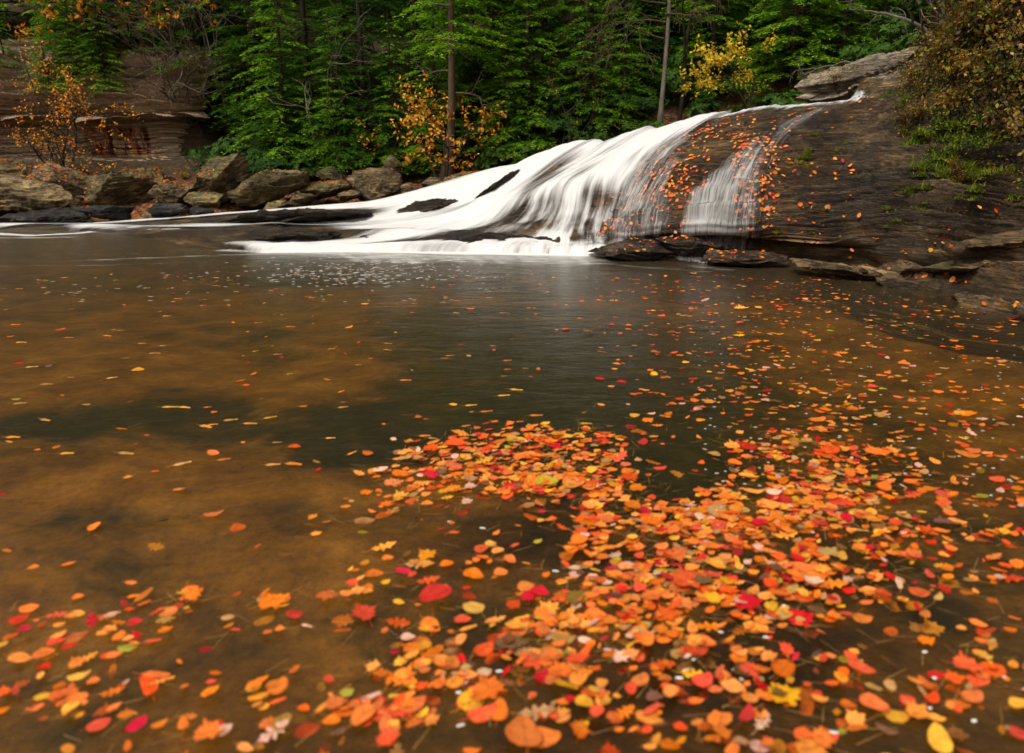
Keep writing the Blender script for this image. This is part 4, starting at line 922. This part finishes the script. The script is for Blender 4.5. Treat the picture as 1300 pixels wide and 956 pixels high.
# ---------------------------------------------------------------- the shrubby right bank
protos_s = [shrub('autumn_shrub', 201, .7, .8, 2600, ML_mix), shrub('autumn_shrub', 202, .8, .7, 2600, ML_rus), shrub('autumn_shrub', 203, .6, .8, 2200, ML_mix, .055), shrub('autumn_shrub', 204, .7, .6, 2400, ML_grs, .045)]
shp = [(1185,50,0,.9,'yellow and green shrub at the left top corner of the right bank'),(1215,30,1,1.,'rust brown shrub near the top of the right bank'),(1262,25,0,1.1,'tall mixed green and orange shrub at the top right corner'),(1300,50,1,1.1,'rusty shrub cut by the upper right edge'),
 (1200,85,2,.8,'olive and gold shrub below the pale dead tree'),(1240,80,1,.9,'dark rusty shrub in the middle of the right bank'),(1285,100,0,1.,'green-gold shrub at the right edge above the moss'),(1172,110,2,.6,'small golden shrub beside the layered pale ledge'),
 (1215,130,1,.8,'brown shrub hanging over the green mossy patch'),(1262,140,2,.85,'mixed shrub above the right end of the grassy patch'),(1300,165,1,.9,'dark brown shrub at the right edge halfway down'),(1190,158,3,.55,'light green low shrub on the dome shoulder'),
 (1235,185,3,.6,'bright green low shrub in the middle of the bank foot'),(1280,200,3,.65,'yellow-green low shrub near the right edge'),(1180,205,3,.4,'small green tuft shrub at the lower left of the grassy patch'),(1215,225,2,.45,'small golden shrub at the bottom of the grassy patch'),
 (1260,235,0,.5,'straggly brown-green shrub above the lichen slabs'),(1300,245,2,.55,'leafy shrub at the right edge above the lichen slabs'),(1240,-20,2,1.2,'shrub reaching above the picture at top right'),(1330,0,0,1.3,'large shrub beyond the upper right corner'),
 (1178,62,2,.8,'leafy golden shrub at the left corner of the bank top'), (1190,15,0,1.1,'tall thin shrub at the left end of the bank top'), (1228,55,2,1.0,'yellow-flecked shrub behind the rusty one on the bank top'), (1195,112,2,.7,'golden green shrub above the grassy patch'), (1240,115,2,.8,'green-gold shrub above the middle of the grassy patch'), (1275,165,2,.7,'green-gold shrub right of the grassy patch'), (1128,122,3,.4,'green leafy clump at the very end of the crest stream'), (1148,118,2,.5,'golden clump on the dome shoulder below the pale ledge'), (1150,160,2,.5,'olive clump on the upper dome left of the grassy patch'), (1170,180,3,.5,'bright green clump at the left edge of the grassy patch'), (1160,92,0,.6,'mixed brown and green clump just right of the pale outcrop'), (1225,160,3,.6,'bright green clump in the heart of the grassy patch'), (1340,130,2,1.1,'shrub just outside the right edge'),(1150,125,3,.35,'tiny grassy shrub at the right end of the crest stream'),(1165,140,0,.4,'tiny autumn shrub right of the crest stream end'),(1345,220,1,1.,'low rusty shrub outside the right edge')]
for (px, py, Y, k, sc, lb) in SHR_LATER:
    P = W(px, py, Y); tag(inst(protos_s, k, P[0], P[1], P[2], 1., sc), lb, 'shrub', 'shrubs on the pale outcrop')
def norm_out(n): return n if n[1] < 0 or n[2] > 0 else -n
for i, (px, py, k, sc, lb) in enumerate(shp):
    P, n = on_ledge(px, py+18*sc)
    tag(inst(protos_s, k, P[0], P[1], P[2]-.05, i*1.9, sc), lb, 'shrub', 'shrubs on the steep right bank')
grs = [tuft('grass_tuft', 300+i, 120, .28, ML_grs) for i in range(3)]
for g in grs: g.materials.append(ML_grs)
r = np.random.default_rng(9)
gt = []
def tufts(n, px0, px1, py0, py1, s0, s1):
    for _ in range(n): gt.append((r.uniform(px0, px1), r.uniform(py0, py1), r.uniform(s0, s1)))
tufts(50, 1150, 1310, 170, 262, .3, .9); tufts(60, 1160, 1260, 150, 230, .3, .8); tufts(10, 1020, 1080, 165, 200, .25, .45); tufts(6, 1000, 1025, 200, 215, .25, .4); tufts(14, 1120, 1180, 255, 290, .25, .5); tufts(6, 1230, 1310, 245, 262, .3, .6)
tufts(5, 980, 1060, 285, 325, .2, .35); tufts(10, 1125, 1200, 125, 175, .4, .7); tufts(3, 965, 985, 138, 142, .2, .3)
for px, py, sc in gt:
    P, n = on_ledge(px, py); o = bpy.data.objects.new('grass_tuft', grs[int(r.integers(0, 3))]); COL.objects.link(o)
    o.location = P-n*.01; o.rotation_euler = (0, 0, r.uniform(0, 6)); o.scale = (sc,)*3
    where = 'on the right bank '+('beneath the pale ledge' if py < 150 else 'level with the mossy patch\'s top' if py < 185 else 'amid the mossy patch' if py < 215 else 'along the mossy patch\'s lower edge' if py < 245 else 'over the lichen slabs')+(', left side' if px < 1200 else ', middle' if px < 1250 else ', right side') if px > 1110 else 'in a crack of the layered dome right of the thin veil'
    tag(o, ('tiny' if sc < .45 else 'small' if sc < .65 else 'bushy')+' green grass tuft '+where, 'grass tuft', 'grass tufts '+where)
# low growth at the foot of the cliff
for i, (px, Y, k, sc, lb) in enumerate([(14, 20.9, 3, .8, 'bright green low bush at the left edge above the dark mossy boulder'), (40, 21.3, 1, .6, 'rusty low brush left of the orange beech'), (95, 21.4, 1, .6, 'rusty low brush right of the orange beech'),
        (125, 21.3, 0, .45, 'mixed weeds below the left end of the rust stains'), (190, 21.4, 0, .5, 'green-gold weeds right of the rust stains'), (225, 21.2, 1, .5, 'rusty weeds left of the rhododendron')]):
    o = copy_tree(protos_s[k]); place(o, at(px, Y), Y, None, i*1.1, sc*.8); tag(o, lb, 'shrub', 'low brush at the foot of the cliff')

# ---------------------------------------------------------------- leaves
def leaf_shape(kind, r):
    """outline points of a leaf lying along +x, unit length; returns centre-line + rim as fan"""
    if kind == 'oval':
        th = np.linspace(0, 2*math.pi, 15)[:-1]; x = np.cos(th)*.5*(1+.04*np.sin(th*5)); y = np.sin(th)*.5*r.uniform(.42, .80)*(1-r.uniform(.0, .4)*np.cos(th))+.06*r.uniform(-1, 1)*np.cos(th*2)
    elif kind == 'narrow':
        th = np.linspace(0, 2*math.pi, 13)[:-1]; x = np.cos(th)*.5; y = np.sin(th)*.5*r.uniform(.24, .34)
    elif kind == 'maple':
        lob = [(-.46, 0), (-.44, .10), (-.46, .24), (-.36, .22), (-.26, .30), (-.16, .27), (-.12, .40), (-.06, .50), (-.01, .40), (.07, .36), (.05, .24), (.16, .28), (.26, .27), (.22, .17), (.30, .10), (.40, .09), (.5, 0)]
        up_ = np.array(lob); dn = up_[1:-1][::-1]*[1, -1]; o = np.concatenate([up_, dn])*r.uniform(.9, 1.1, (len(up_)+len(dn), 1)); x, y = o.T
    elif kind == 'oak':
        up_ = np.array([(-.5, 0), (-.36, .07), (-.28, .2), (-.18, .1), (-.06, .27), (.06, .12), (.2, .25), (.28, .1), (.4, .12), (.5, 0)]); dn = up_[1:-1][::-1]*[1, -1]
        o = np.concatenate([up_, dn]); x, y = o.T
    z = .22*(np.abs(y))*r.uniform(-.6, 1.3)+.16*x*x*r.uniform(-.5, 1.5)+.02*np.sin(np.arange(len(x))*2.1)
    V_ = np.concatenate([[[0, 0, 0]], np.stack([x, y, z], 1)]); n = len(x)
    F_ = [(0, 1+i, 1+(i+1) % n) for i in range(n)]
    xm = x.min(); st_ = np.array([[xm+.02, .012, .01], [xm+.02, -.012, .01], [xm-.16, .03, -.02], [xm-.30, .075, .0], [xm-.30, .06, .0], [xm-.16, .01, -.02]])
    V_ = np.concatenate([V_, st_]); a0 = n+1; F_ += [(a0, a0+1, a0+5), (a0, a0+5, a0+2), (a0+2, a0+5, a0+4), (a0+2, a0+4, a0+3)]
    return V_, np.array(F_)
r = np.random.default_rng(21)
KINDS_ = ['oval']*7+['narrow']*2+['oval']*3+['maple']*3+['oak']*2
SHP = [(k, *leaf_shape(k, r)) for k in KINDS_]
PAL = [('orange', (.84, .20, .022), .36), ('bright orange', (.95, .32, .05), .22), ('red-orange', (.80, .10, .02), .17), ('red', (.62, .015, .02), .06), ('yellow', (.86, .42, .04), .09), ('tan', (.50, .27, .09), .08),
       ('pale pink', (.80, .46, .33), .045), ('brown', (.20, .085, .03), .04), ('yellow-green', (.40, .36, .03), .012)]
pw = np.array([p_[2] for p_ in PAL]); pw /= pw.sum()
EL = [ # px, py, rx, ry, angle(deg, up to the right), weight : the drift of leaves on the pool
 (640,578,150,26,4,1.6), (575,615,90,20,8,1.2), (700,600,120,30,-8,1.4), (770,640,110,34,-18,1.6), (830,690,120,45,-15,1.6), (900,660,60,40,-20,.7),
 (1000,590,90,40,10,.9), (975,640,100,45,0,1.4), (1060,650,110,50,-8,1.2), (1000,700,120,50,-5,1.0), (780,765,110,50,10,1.2), (690,810,110,45,10,.95), (860,790,130,50,0,.75),
 (590,830,110,40,5,.55), (480,890,150,35,5,.4), (820,890,220,50,0,.6), (920,740,110,36,0,1.1), (140,785,150,22,10,.55), (330,785,130,30,6,.26), (60,850,180,40,4,.45), (220,910,240,50,0,.4),
 (560,720,130,45,15,.30), (470,650,70,20,12,.2), (1160,760,200,110,0,.24), (1180,640,160,80,0,.2), (1100,860,300,90,0,.28), (1000,520,150,40,0,.16), (960,470,150,50,0,.07), (1100,430,260,60,0,.045), (1000,380,260,30,0,.04), (1200,560,150,60,0,.08)]
HOLE = [(850,610,45,38,-10), (670,660,60,26,0), (905,590,28,30,0), (600,660,60,24,5), (1130,820,90,40,0)]
def dens_px(x, y):
    d = 0
    for (cx_, cy_, rx, ry, an, w_) in EL:
        c, s = math.cos(math.radians(an)), math.sin(math.radians(an)); u = (x-cx_)*c-(y-cy_)*s; v_ = (x-cx_)*s+(y-cy_)*c
        d = d + w_*np.exp(-((u/rx)**2+(v_/ry)**2)**1.4)
    for (cx_, cy_, rx, ry, an) in HOLE:
        d = d*(1-.9*np.exp(-(((x-cx_)/rx)**2+((y-cy_)/ry)**2)**1.5))
    n = .5+.5*fbm(x/38., y/22., 2.2, 3)
    return np.minimum(d, 1.7)*np.clip(n*2.2-.35, .05, 1.6) + .006
NC = 60000; cx_ = r.uniform(-120, 1420, NC); cy_ = 345+(r.random(NC)**.9)*665
sz = F/np.maximum(2., np.array(WZ(0, 500)[1])) if False else None
Yd = np.array([WZ(0, y)[1] for y in cy_]); pscale = F/np.hypot(Yd, H)          # px per metre
# constant real size -> expected count per pixel area falls with the leaf's own pixel area
apx = (pscale*.06)*(pscale*.06)*(H/np.hypot(Yd, H))*.45
prob = dens_px(cx_, cy_)/apx*1540*665*1.0/NC*1.12
keep = r.random(NC) < prob
lx, ly = cx_[keep], cy_[keep]
L3 = np.array([WZ(a_, b_) for a_, b_ in zip(lx, ly)])
# keep leaves off the rocks of the right bank
inb = L3[:, 0] < np.interp(L3[:, 1], [0, 5.8, 7.0, 8.45, 9.2, 10.4, 11.8], [6.4, 5.6, 5.15, 4.55, 4.25, 4.0, 1.0])
L3, lx, ly = L3[inb], lx[inb], ly[inb]
cap = 5200
if len(L3) > cap: sel = r.permutation(len(L3))[:cap]; L3, lx, ly = L3[sel], lx[sel], ly[sel]
n = len(L3); print('LEAVES', n)
Ls = np.clip(r.lognormal(math.log(.047), .36, n), .022, .13); ang = np.radians(18+r.normal(0, 28, n)) + np.where(r.random(n) < .15, r.uniform(0, 3, n), 0)
pal = r.choice(len(PAL), n, p=pw); shp = r.integers(0, len(SHP), n)
kindn = np.array([SHP[s][0] for s in shp]); Ls = np.where(kindn == 'maple', Ls*1.25, Ls); Ls = np.where(kindn == 'oak', Ls*1.3, Ls)
zz = .003+r.random(n)*.022 - np.where(r.random(n) < .16, r.uniform(.02, .14, n), 0); tiltx, tilty = r.normal(0, .10, n), r.normal(0, .08, n)
size_px = Ls*F/np.hypot(L3[:, 1], H)*np.clip(ly < 960, .1, 1)*((lx > -10) & (lx < 1310))
order = np.argsort(-size_px*(H/np.hypot(L3[:, 1], H))**.5)
top = set(order[:300].tolist())
def where_leaf(x, y):
    a_ = ('by the left edge of the pool', 'on the lower left shallows', 'at the drift\'s left fringe', 'amid the dense drift', 'in the drift\'s right part', 'by the right edge')[int(np.searchsorted([200, 430, 620, 900, 1100], x))]
    return a_+(', nearest row' if y > 880 else ', second row' if y > 800 else ', farther out')
def var(c): return tuple(np.clip(np.array(c)*r.uniform(.7, 1.2)+r.normal(0, .015, 3), .005, .95))
protoL = {}
mbV, mbF, mbC, off = [], [], [], 0
word = {'oval': 'oval', 'narrow': 'narrow', 'maple': 'maple', 'oak': 'lobed oak'}
for i in range(n):
    k, V_, F_ = SHP[shp[i]]; col = var(PAL[pal[i]][1])
    R = Matrix.Rotation(ang[i], 3, 'Z') @ Matrix.Rotation(tiltx[i], 3, 'X') @ Matrix.Rotation(tilty[i], 3, 'Y')
    if i in top:
        if shp[i] not in protoL: protoL[shp[i]] = fast('floating_leaf', V_, F_, True, vattr={'lu': V_[:, 0], 'lv': V_[:, 1]}); protoL[shp[i]].materials.append(ML_obj)
        o = bpy.data.objects.new('floating_leaf', protoL[shp[i]]); COL.objects.link(o)
        o.matrix_world = Matrix.Translation((L3[i, 0], L3[i, 1], zz[i])) @ R.to_4x4() @ Matrix.Scale(Ls[i], 4)
        o.color = (*col, 1)
        tag(o, f'{"large" if Ls[i] > .095 else "medium" if Ls[i] > .07 else "small"} {PAL[pal[i]][0]} {word[k]} leaf floating {where_leaf(lx[i], ly[i])}', 'leaf', 'autumn leaves floating '+where_leaf(lx[i], ly[i]))
    else:
        P = (V_*Ls[i])@np.array(R).T + [L3[i, 0], L3[i, 1], zz[i]]
        mbV.append(P); mbF.append(F_+off); off += len(P); mbC.append(np.tile([*col, 1], (len(P), 1)))
def colmesh(name, Vs, Fs, Cs, mat, label, cat, kind='stuff'):
    Vv = np.concatenate(Vs); lu, lv = [], []
    for P in Vs:
        q = next((V_ for _, V_, _f in SHP if len(V_) == len(P) and len(P) > 12), None)
        lu.append(q[:, 0] if q is not None else np.full(len(P), .2)); lv.append(q[:, 1] if q is not None else np.full(len(P), .1))
    me = fast(name, Vv, np.concatenate(Fs), True, vattr={'lu': np.concatenate(lu), 'lv': np.concatenate(lv)})
    at_ = me.attributes.new('tint', 'FLOAT_COLOR', 'POINT'); at_.data.foreach_set('color', np.concatenate(Cs).astype(np.float32).ravel())
    return tag(link(name, me, mat), label, cat, None, kind)
colmesh('floating_leaves', mbV, mbF, mbC, ML_att, 'great swirl of small orange, red and yellow leaves drifting on the pool', 'leaves')
# leaves stuck on the ledges, the slabs and the far bank
bpy.context.view_layer.update()
Vs, Fs, Cs, off = [], [], [], 0
def stick(P, nrm, L, bright=1.):
    global off
    k, V_, F_ = SHP[int(r.integers(0, len(SHP)))]; nn = Vector(nrm)
    if nn.z < 0: nn = -nn
    q = nn.to_track_quat('Z', 'Y').to_matrix() @ Matrix.Rotation(r.uniform(0, 6.28), 3, 'Z')
    Pp = (V_*L)@np.array(q).T + np.array(P)+np.array(nn)*.012
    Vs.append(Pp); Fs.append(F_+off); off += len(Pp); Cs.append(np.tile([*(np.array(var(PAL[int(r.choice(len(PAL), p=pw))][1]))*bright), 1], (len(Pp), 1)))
ZON = [(760,880,200,300,260), (800,900,160,250,330), (870,960,140,180,120), (930,985,170,310,330), (980,1100,140,330,110), (1060,1300,250,390,420), (1000,1110,122,150,30), (1150,1300,120,250,50), (950,1060,200,330,110), (780,860,270,310,30)]
flat = np.arange(PX1.size); pxf, pyf = PX1.ravel(), PY1.ravel(); Gf, Nf = G1.reshape(-1, 3), N1.reshape(-1, 3); vf = VIS.ravel()
for (x0, x1, y0, y1, m_) in ZON:
    c = flat[(pxf > x0) & (pxf < x1) & (pyf > y0) & (pyf < y1) & vf & (np.abs(Nf[:, 2]) > .12)]
    if len(c):
        for i in r.choice(c, min(m_, len(c)), replace=False): stick(Gf[i], Nf[i], r.uniform(.035, .085))
colmesh('ledge_leaves', Vs, Fs, Cs, ML_att, 'bright orange leaves plastered on the wet layered ledge beside the falls', 'leaves')
Vs, Fs, Cs, off = [], [], [], 0
dg = bpy.context.evaluated_depsgraph_get()
def drop(x, y, ztop=3.2):
    hit, loc, nrm, idx, ob, mt = S.ray_cast(dg, (x, y, ztop), (0, 0, -1)); return hit, loc, nrm, ob
for (x0, x1, y0, y1, m_) in [(1.6, 2.9, 10.8, 11.8, 60), (2.4, 3.4, 10.5, 11.2, 60), (3., 4.3, 10.1, 10.8, 40)]:
    for _ in range(m_):
        hit, loc, nrm, ob = drop(r.uniform(x0, x1), r.uniform(y0, y1), .9)
        if hit and ob.name.startswith('plunge') and loc.z > .02: stick(loc, nrm, r.uniform(.04, .075))
colmesh('slab_leaves', Vs, Fs, Cs, ML_att, 'orange leaves scattered on the low wet slabs at the foot of the dome', 'leaves')
Vs, Fs, Cs, off = [], [], [], 0
for _ in range(5200):
    px = r.uniform(-80, 700); Y = 18.9+abs(r.normal(0, 1.5)) if r.random() < .8 else r.uniform(18.6, 22); x_ = at(px, Y)
    if fbm(x_*.8, Y*1.2, 6, 3) < -.12: continue
    hit, loc, nrm, ob = drop(x_, Y, 2.6 if Y < 21.5 else 3)
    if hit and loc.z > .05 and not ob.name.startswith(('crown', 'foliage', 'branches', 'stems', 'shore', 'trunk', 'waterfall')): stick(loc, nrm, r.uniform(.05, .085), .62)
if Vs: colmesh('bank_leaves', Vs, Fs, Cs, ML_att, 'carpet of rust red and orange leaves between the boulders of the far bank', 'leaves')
# pine needles and foam flecks on the pool
Vs, Fs, Cs, off = [], [], [], 0
for i in range(1500):
    j = int(r.integers(0, n)); P = L3[j]+[*r.normal(0, .12, 2), .004+r.random()*.02]; a_ = r.normal(.3, .9); L = r.uniform(.05, .11); d = np.array([math.cos(a_), math.sin(a_), 0]); b = np.array([-d[1], d[0], 0])*.0011
    if P[1] > 5: continue
    V_ = np.array([P-b, P+d*L-b*.5, P+d*L+b*.5, P+b]); Vs.append(V_); Fs.append(np.array([[0, 1, 2], [0, 2, 3]])+off); off += 4; Cs.append(np.tile([*var((.42, .22, .06)), 1], (4, 1)))
colmesh('pine_needles', Vs, Fs, Cs, ML_att, 'thin tan pine needles floating between the leaves', 'needles')
Vs, Fs, Cs, off = [], [], [], 0
def fleck(px, py, L, wd, col):
    global off
    P = WZ(px, py); th = np.linspace(0, 2*math.pi, 9)[:-1]; a_ = r.normal(.05, .2)
    x, y = np.cos(th)*L/2, np.sin(th)*wd/2; V_ = np.stack([P[0]+x*math.cos(a_)-y*math.sin(a_), P[1]+x*math.sin(a_)+y*math.cos(a_)*1., np.full(8, .004+r.random()*.006)], 1)
    Vs.append(V_); Fs.append(np.array([(0, i_, i_+1) for i_ in range(1, 7)])+off); off += 8; Cs.append(np.tile([*col, 1], (8, 1)))
for _ in range(260): fleck(r.normal(455, 75), r.normal(347, 9), r.uniform(.03, .09), .03, (.75, .73, .68))
for _ in range(60): fleck(r.uniform(60, 640), r.uniform(345, 385), r.uniform(.03, .08), .025, (.6, .5, .38))
for _ in range(200): fleck(r.uniform(880, 1300), r.uniform(355, 620), r.uniform(.012, .026), .013, (.7, .68, .64))
for _ in range(40): fleck(r.uniform(560, 1290), r.uniform(600, 940), r.uniform(.01, .03), .012, (.85, .83, .8))
colmesh('foam_flecks', Vs, Fs, Cs, ML_att, 'tiny white foam flecks dotted over the pool below the falls', 'foam')
# elongated leaves drifting on the open brown water at the left
Vs, Fs, Cs, off = [], [], [], 0
for _ in range(95):
    px, py = r.uniform(0, 760), 352+r.random()**1.6*240
    c = var(((.80, .42, .07), (.82, .27, .04), (.6, .33, .10))[int(r.integers(0, 3))]); P = WZ(px, py); k, V_, F_ = SHP[7+int(r.integers(0, 2))]
    L = r.uniform(.05, .11); R = Matrix.Rotation(r.normal(.05, .25), 3, 'Z'); Pp = (V_*[L, L, L])@np.array(R).T+[P[0], P[1], .004+r.random()*.008]
    Vs.append(Pp); Fs.append(F_+off); off += len(Pp); Cs.append(np.tile([*c, 1], (len(Pp), 1)))
for _ in range(260):
    px, py = r.uniform(760, 1300), 352+r.random()**1.2*180
    P = WZ(px, py)
    if P[0] > np.interp(P[1], [0, 5.8, 7.0, 8.45, 9.2, 10.4, 11.8], [6.4, 5.6, 5.0, 4.4, 4.1, 3.6, 1.0]): continue
    c = var(PAL[int(r.choice(len(PAL), p=pw))][1]); k, V_, F_ = SHP[int(r.integers(0, 8))]
    L = r.uniform(.035, .08); R = Matrix.Rotation(r.normal(.05, .4), 3, 'Z'); Pp = (V_*[L, L, L])@np.array(R).T+[P[0], P[1], .004+r.random()*.008]
    Vs.append(Pp); Fs.append(F_+off); off += len(Pp); Cs.append(np.tile([*c, 1], (len(Pp), 1)))
colmesh('drifting_leaves', Vs, Fs, Cs, ML_att, 'sparse single leaves drifting on the open water towards the falls', 'leaves')
# sunken stick
out, tips, _ = woody(400, 1.3, .013, 0, 2, 1, curl=.3, up=0, lean=(6, 1.2, -.99), first=.5)
mb = MB()
for p_, rr, dep in out: v, f = tube(p_, np.maximum(rr, .004), 6); mb.add(v, f)
o = link('sunken_branch', mb.mesh('sunken_branch'), bark_mat('waterlogged_bark', (.04, .026, .012), (.08, .05, .022))); c = WZ(55, 672, -.5); o.location = c; tag(o, 'thin dark branch lying under the brown water at the left', 'branch')
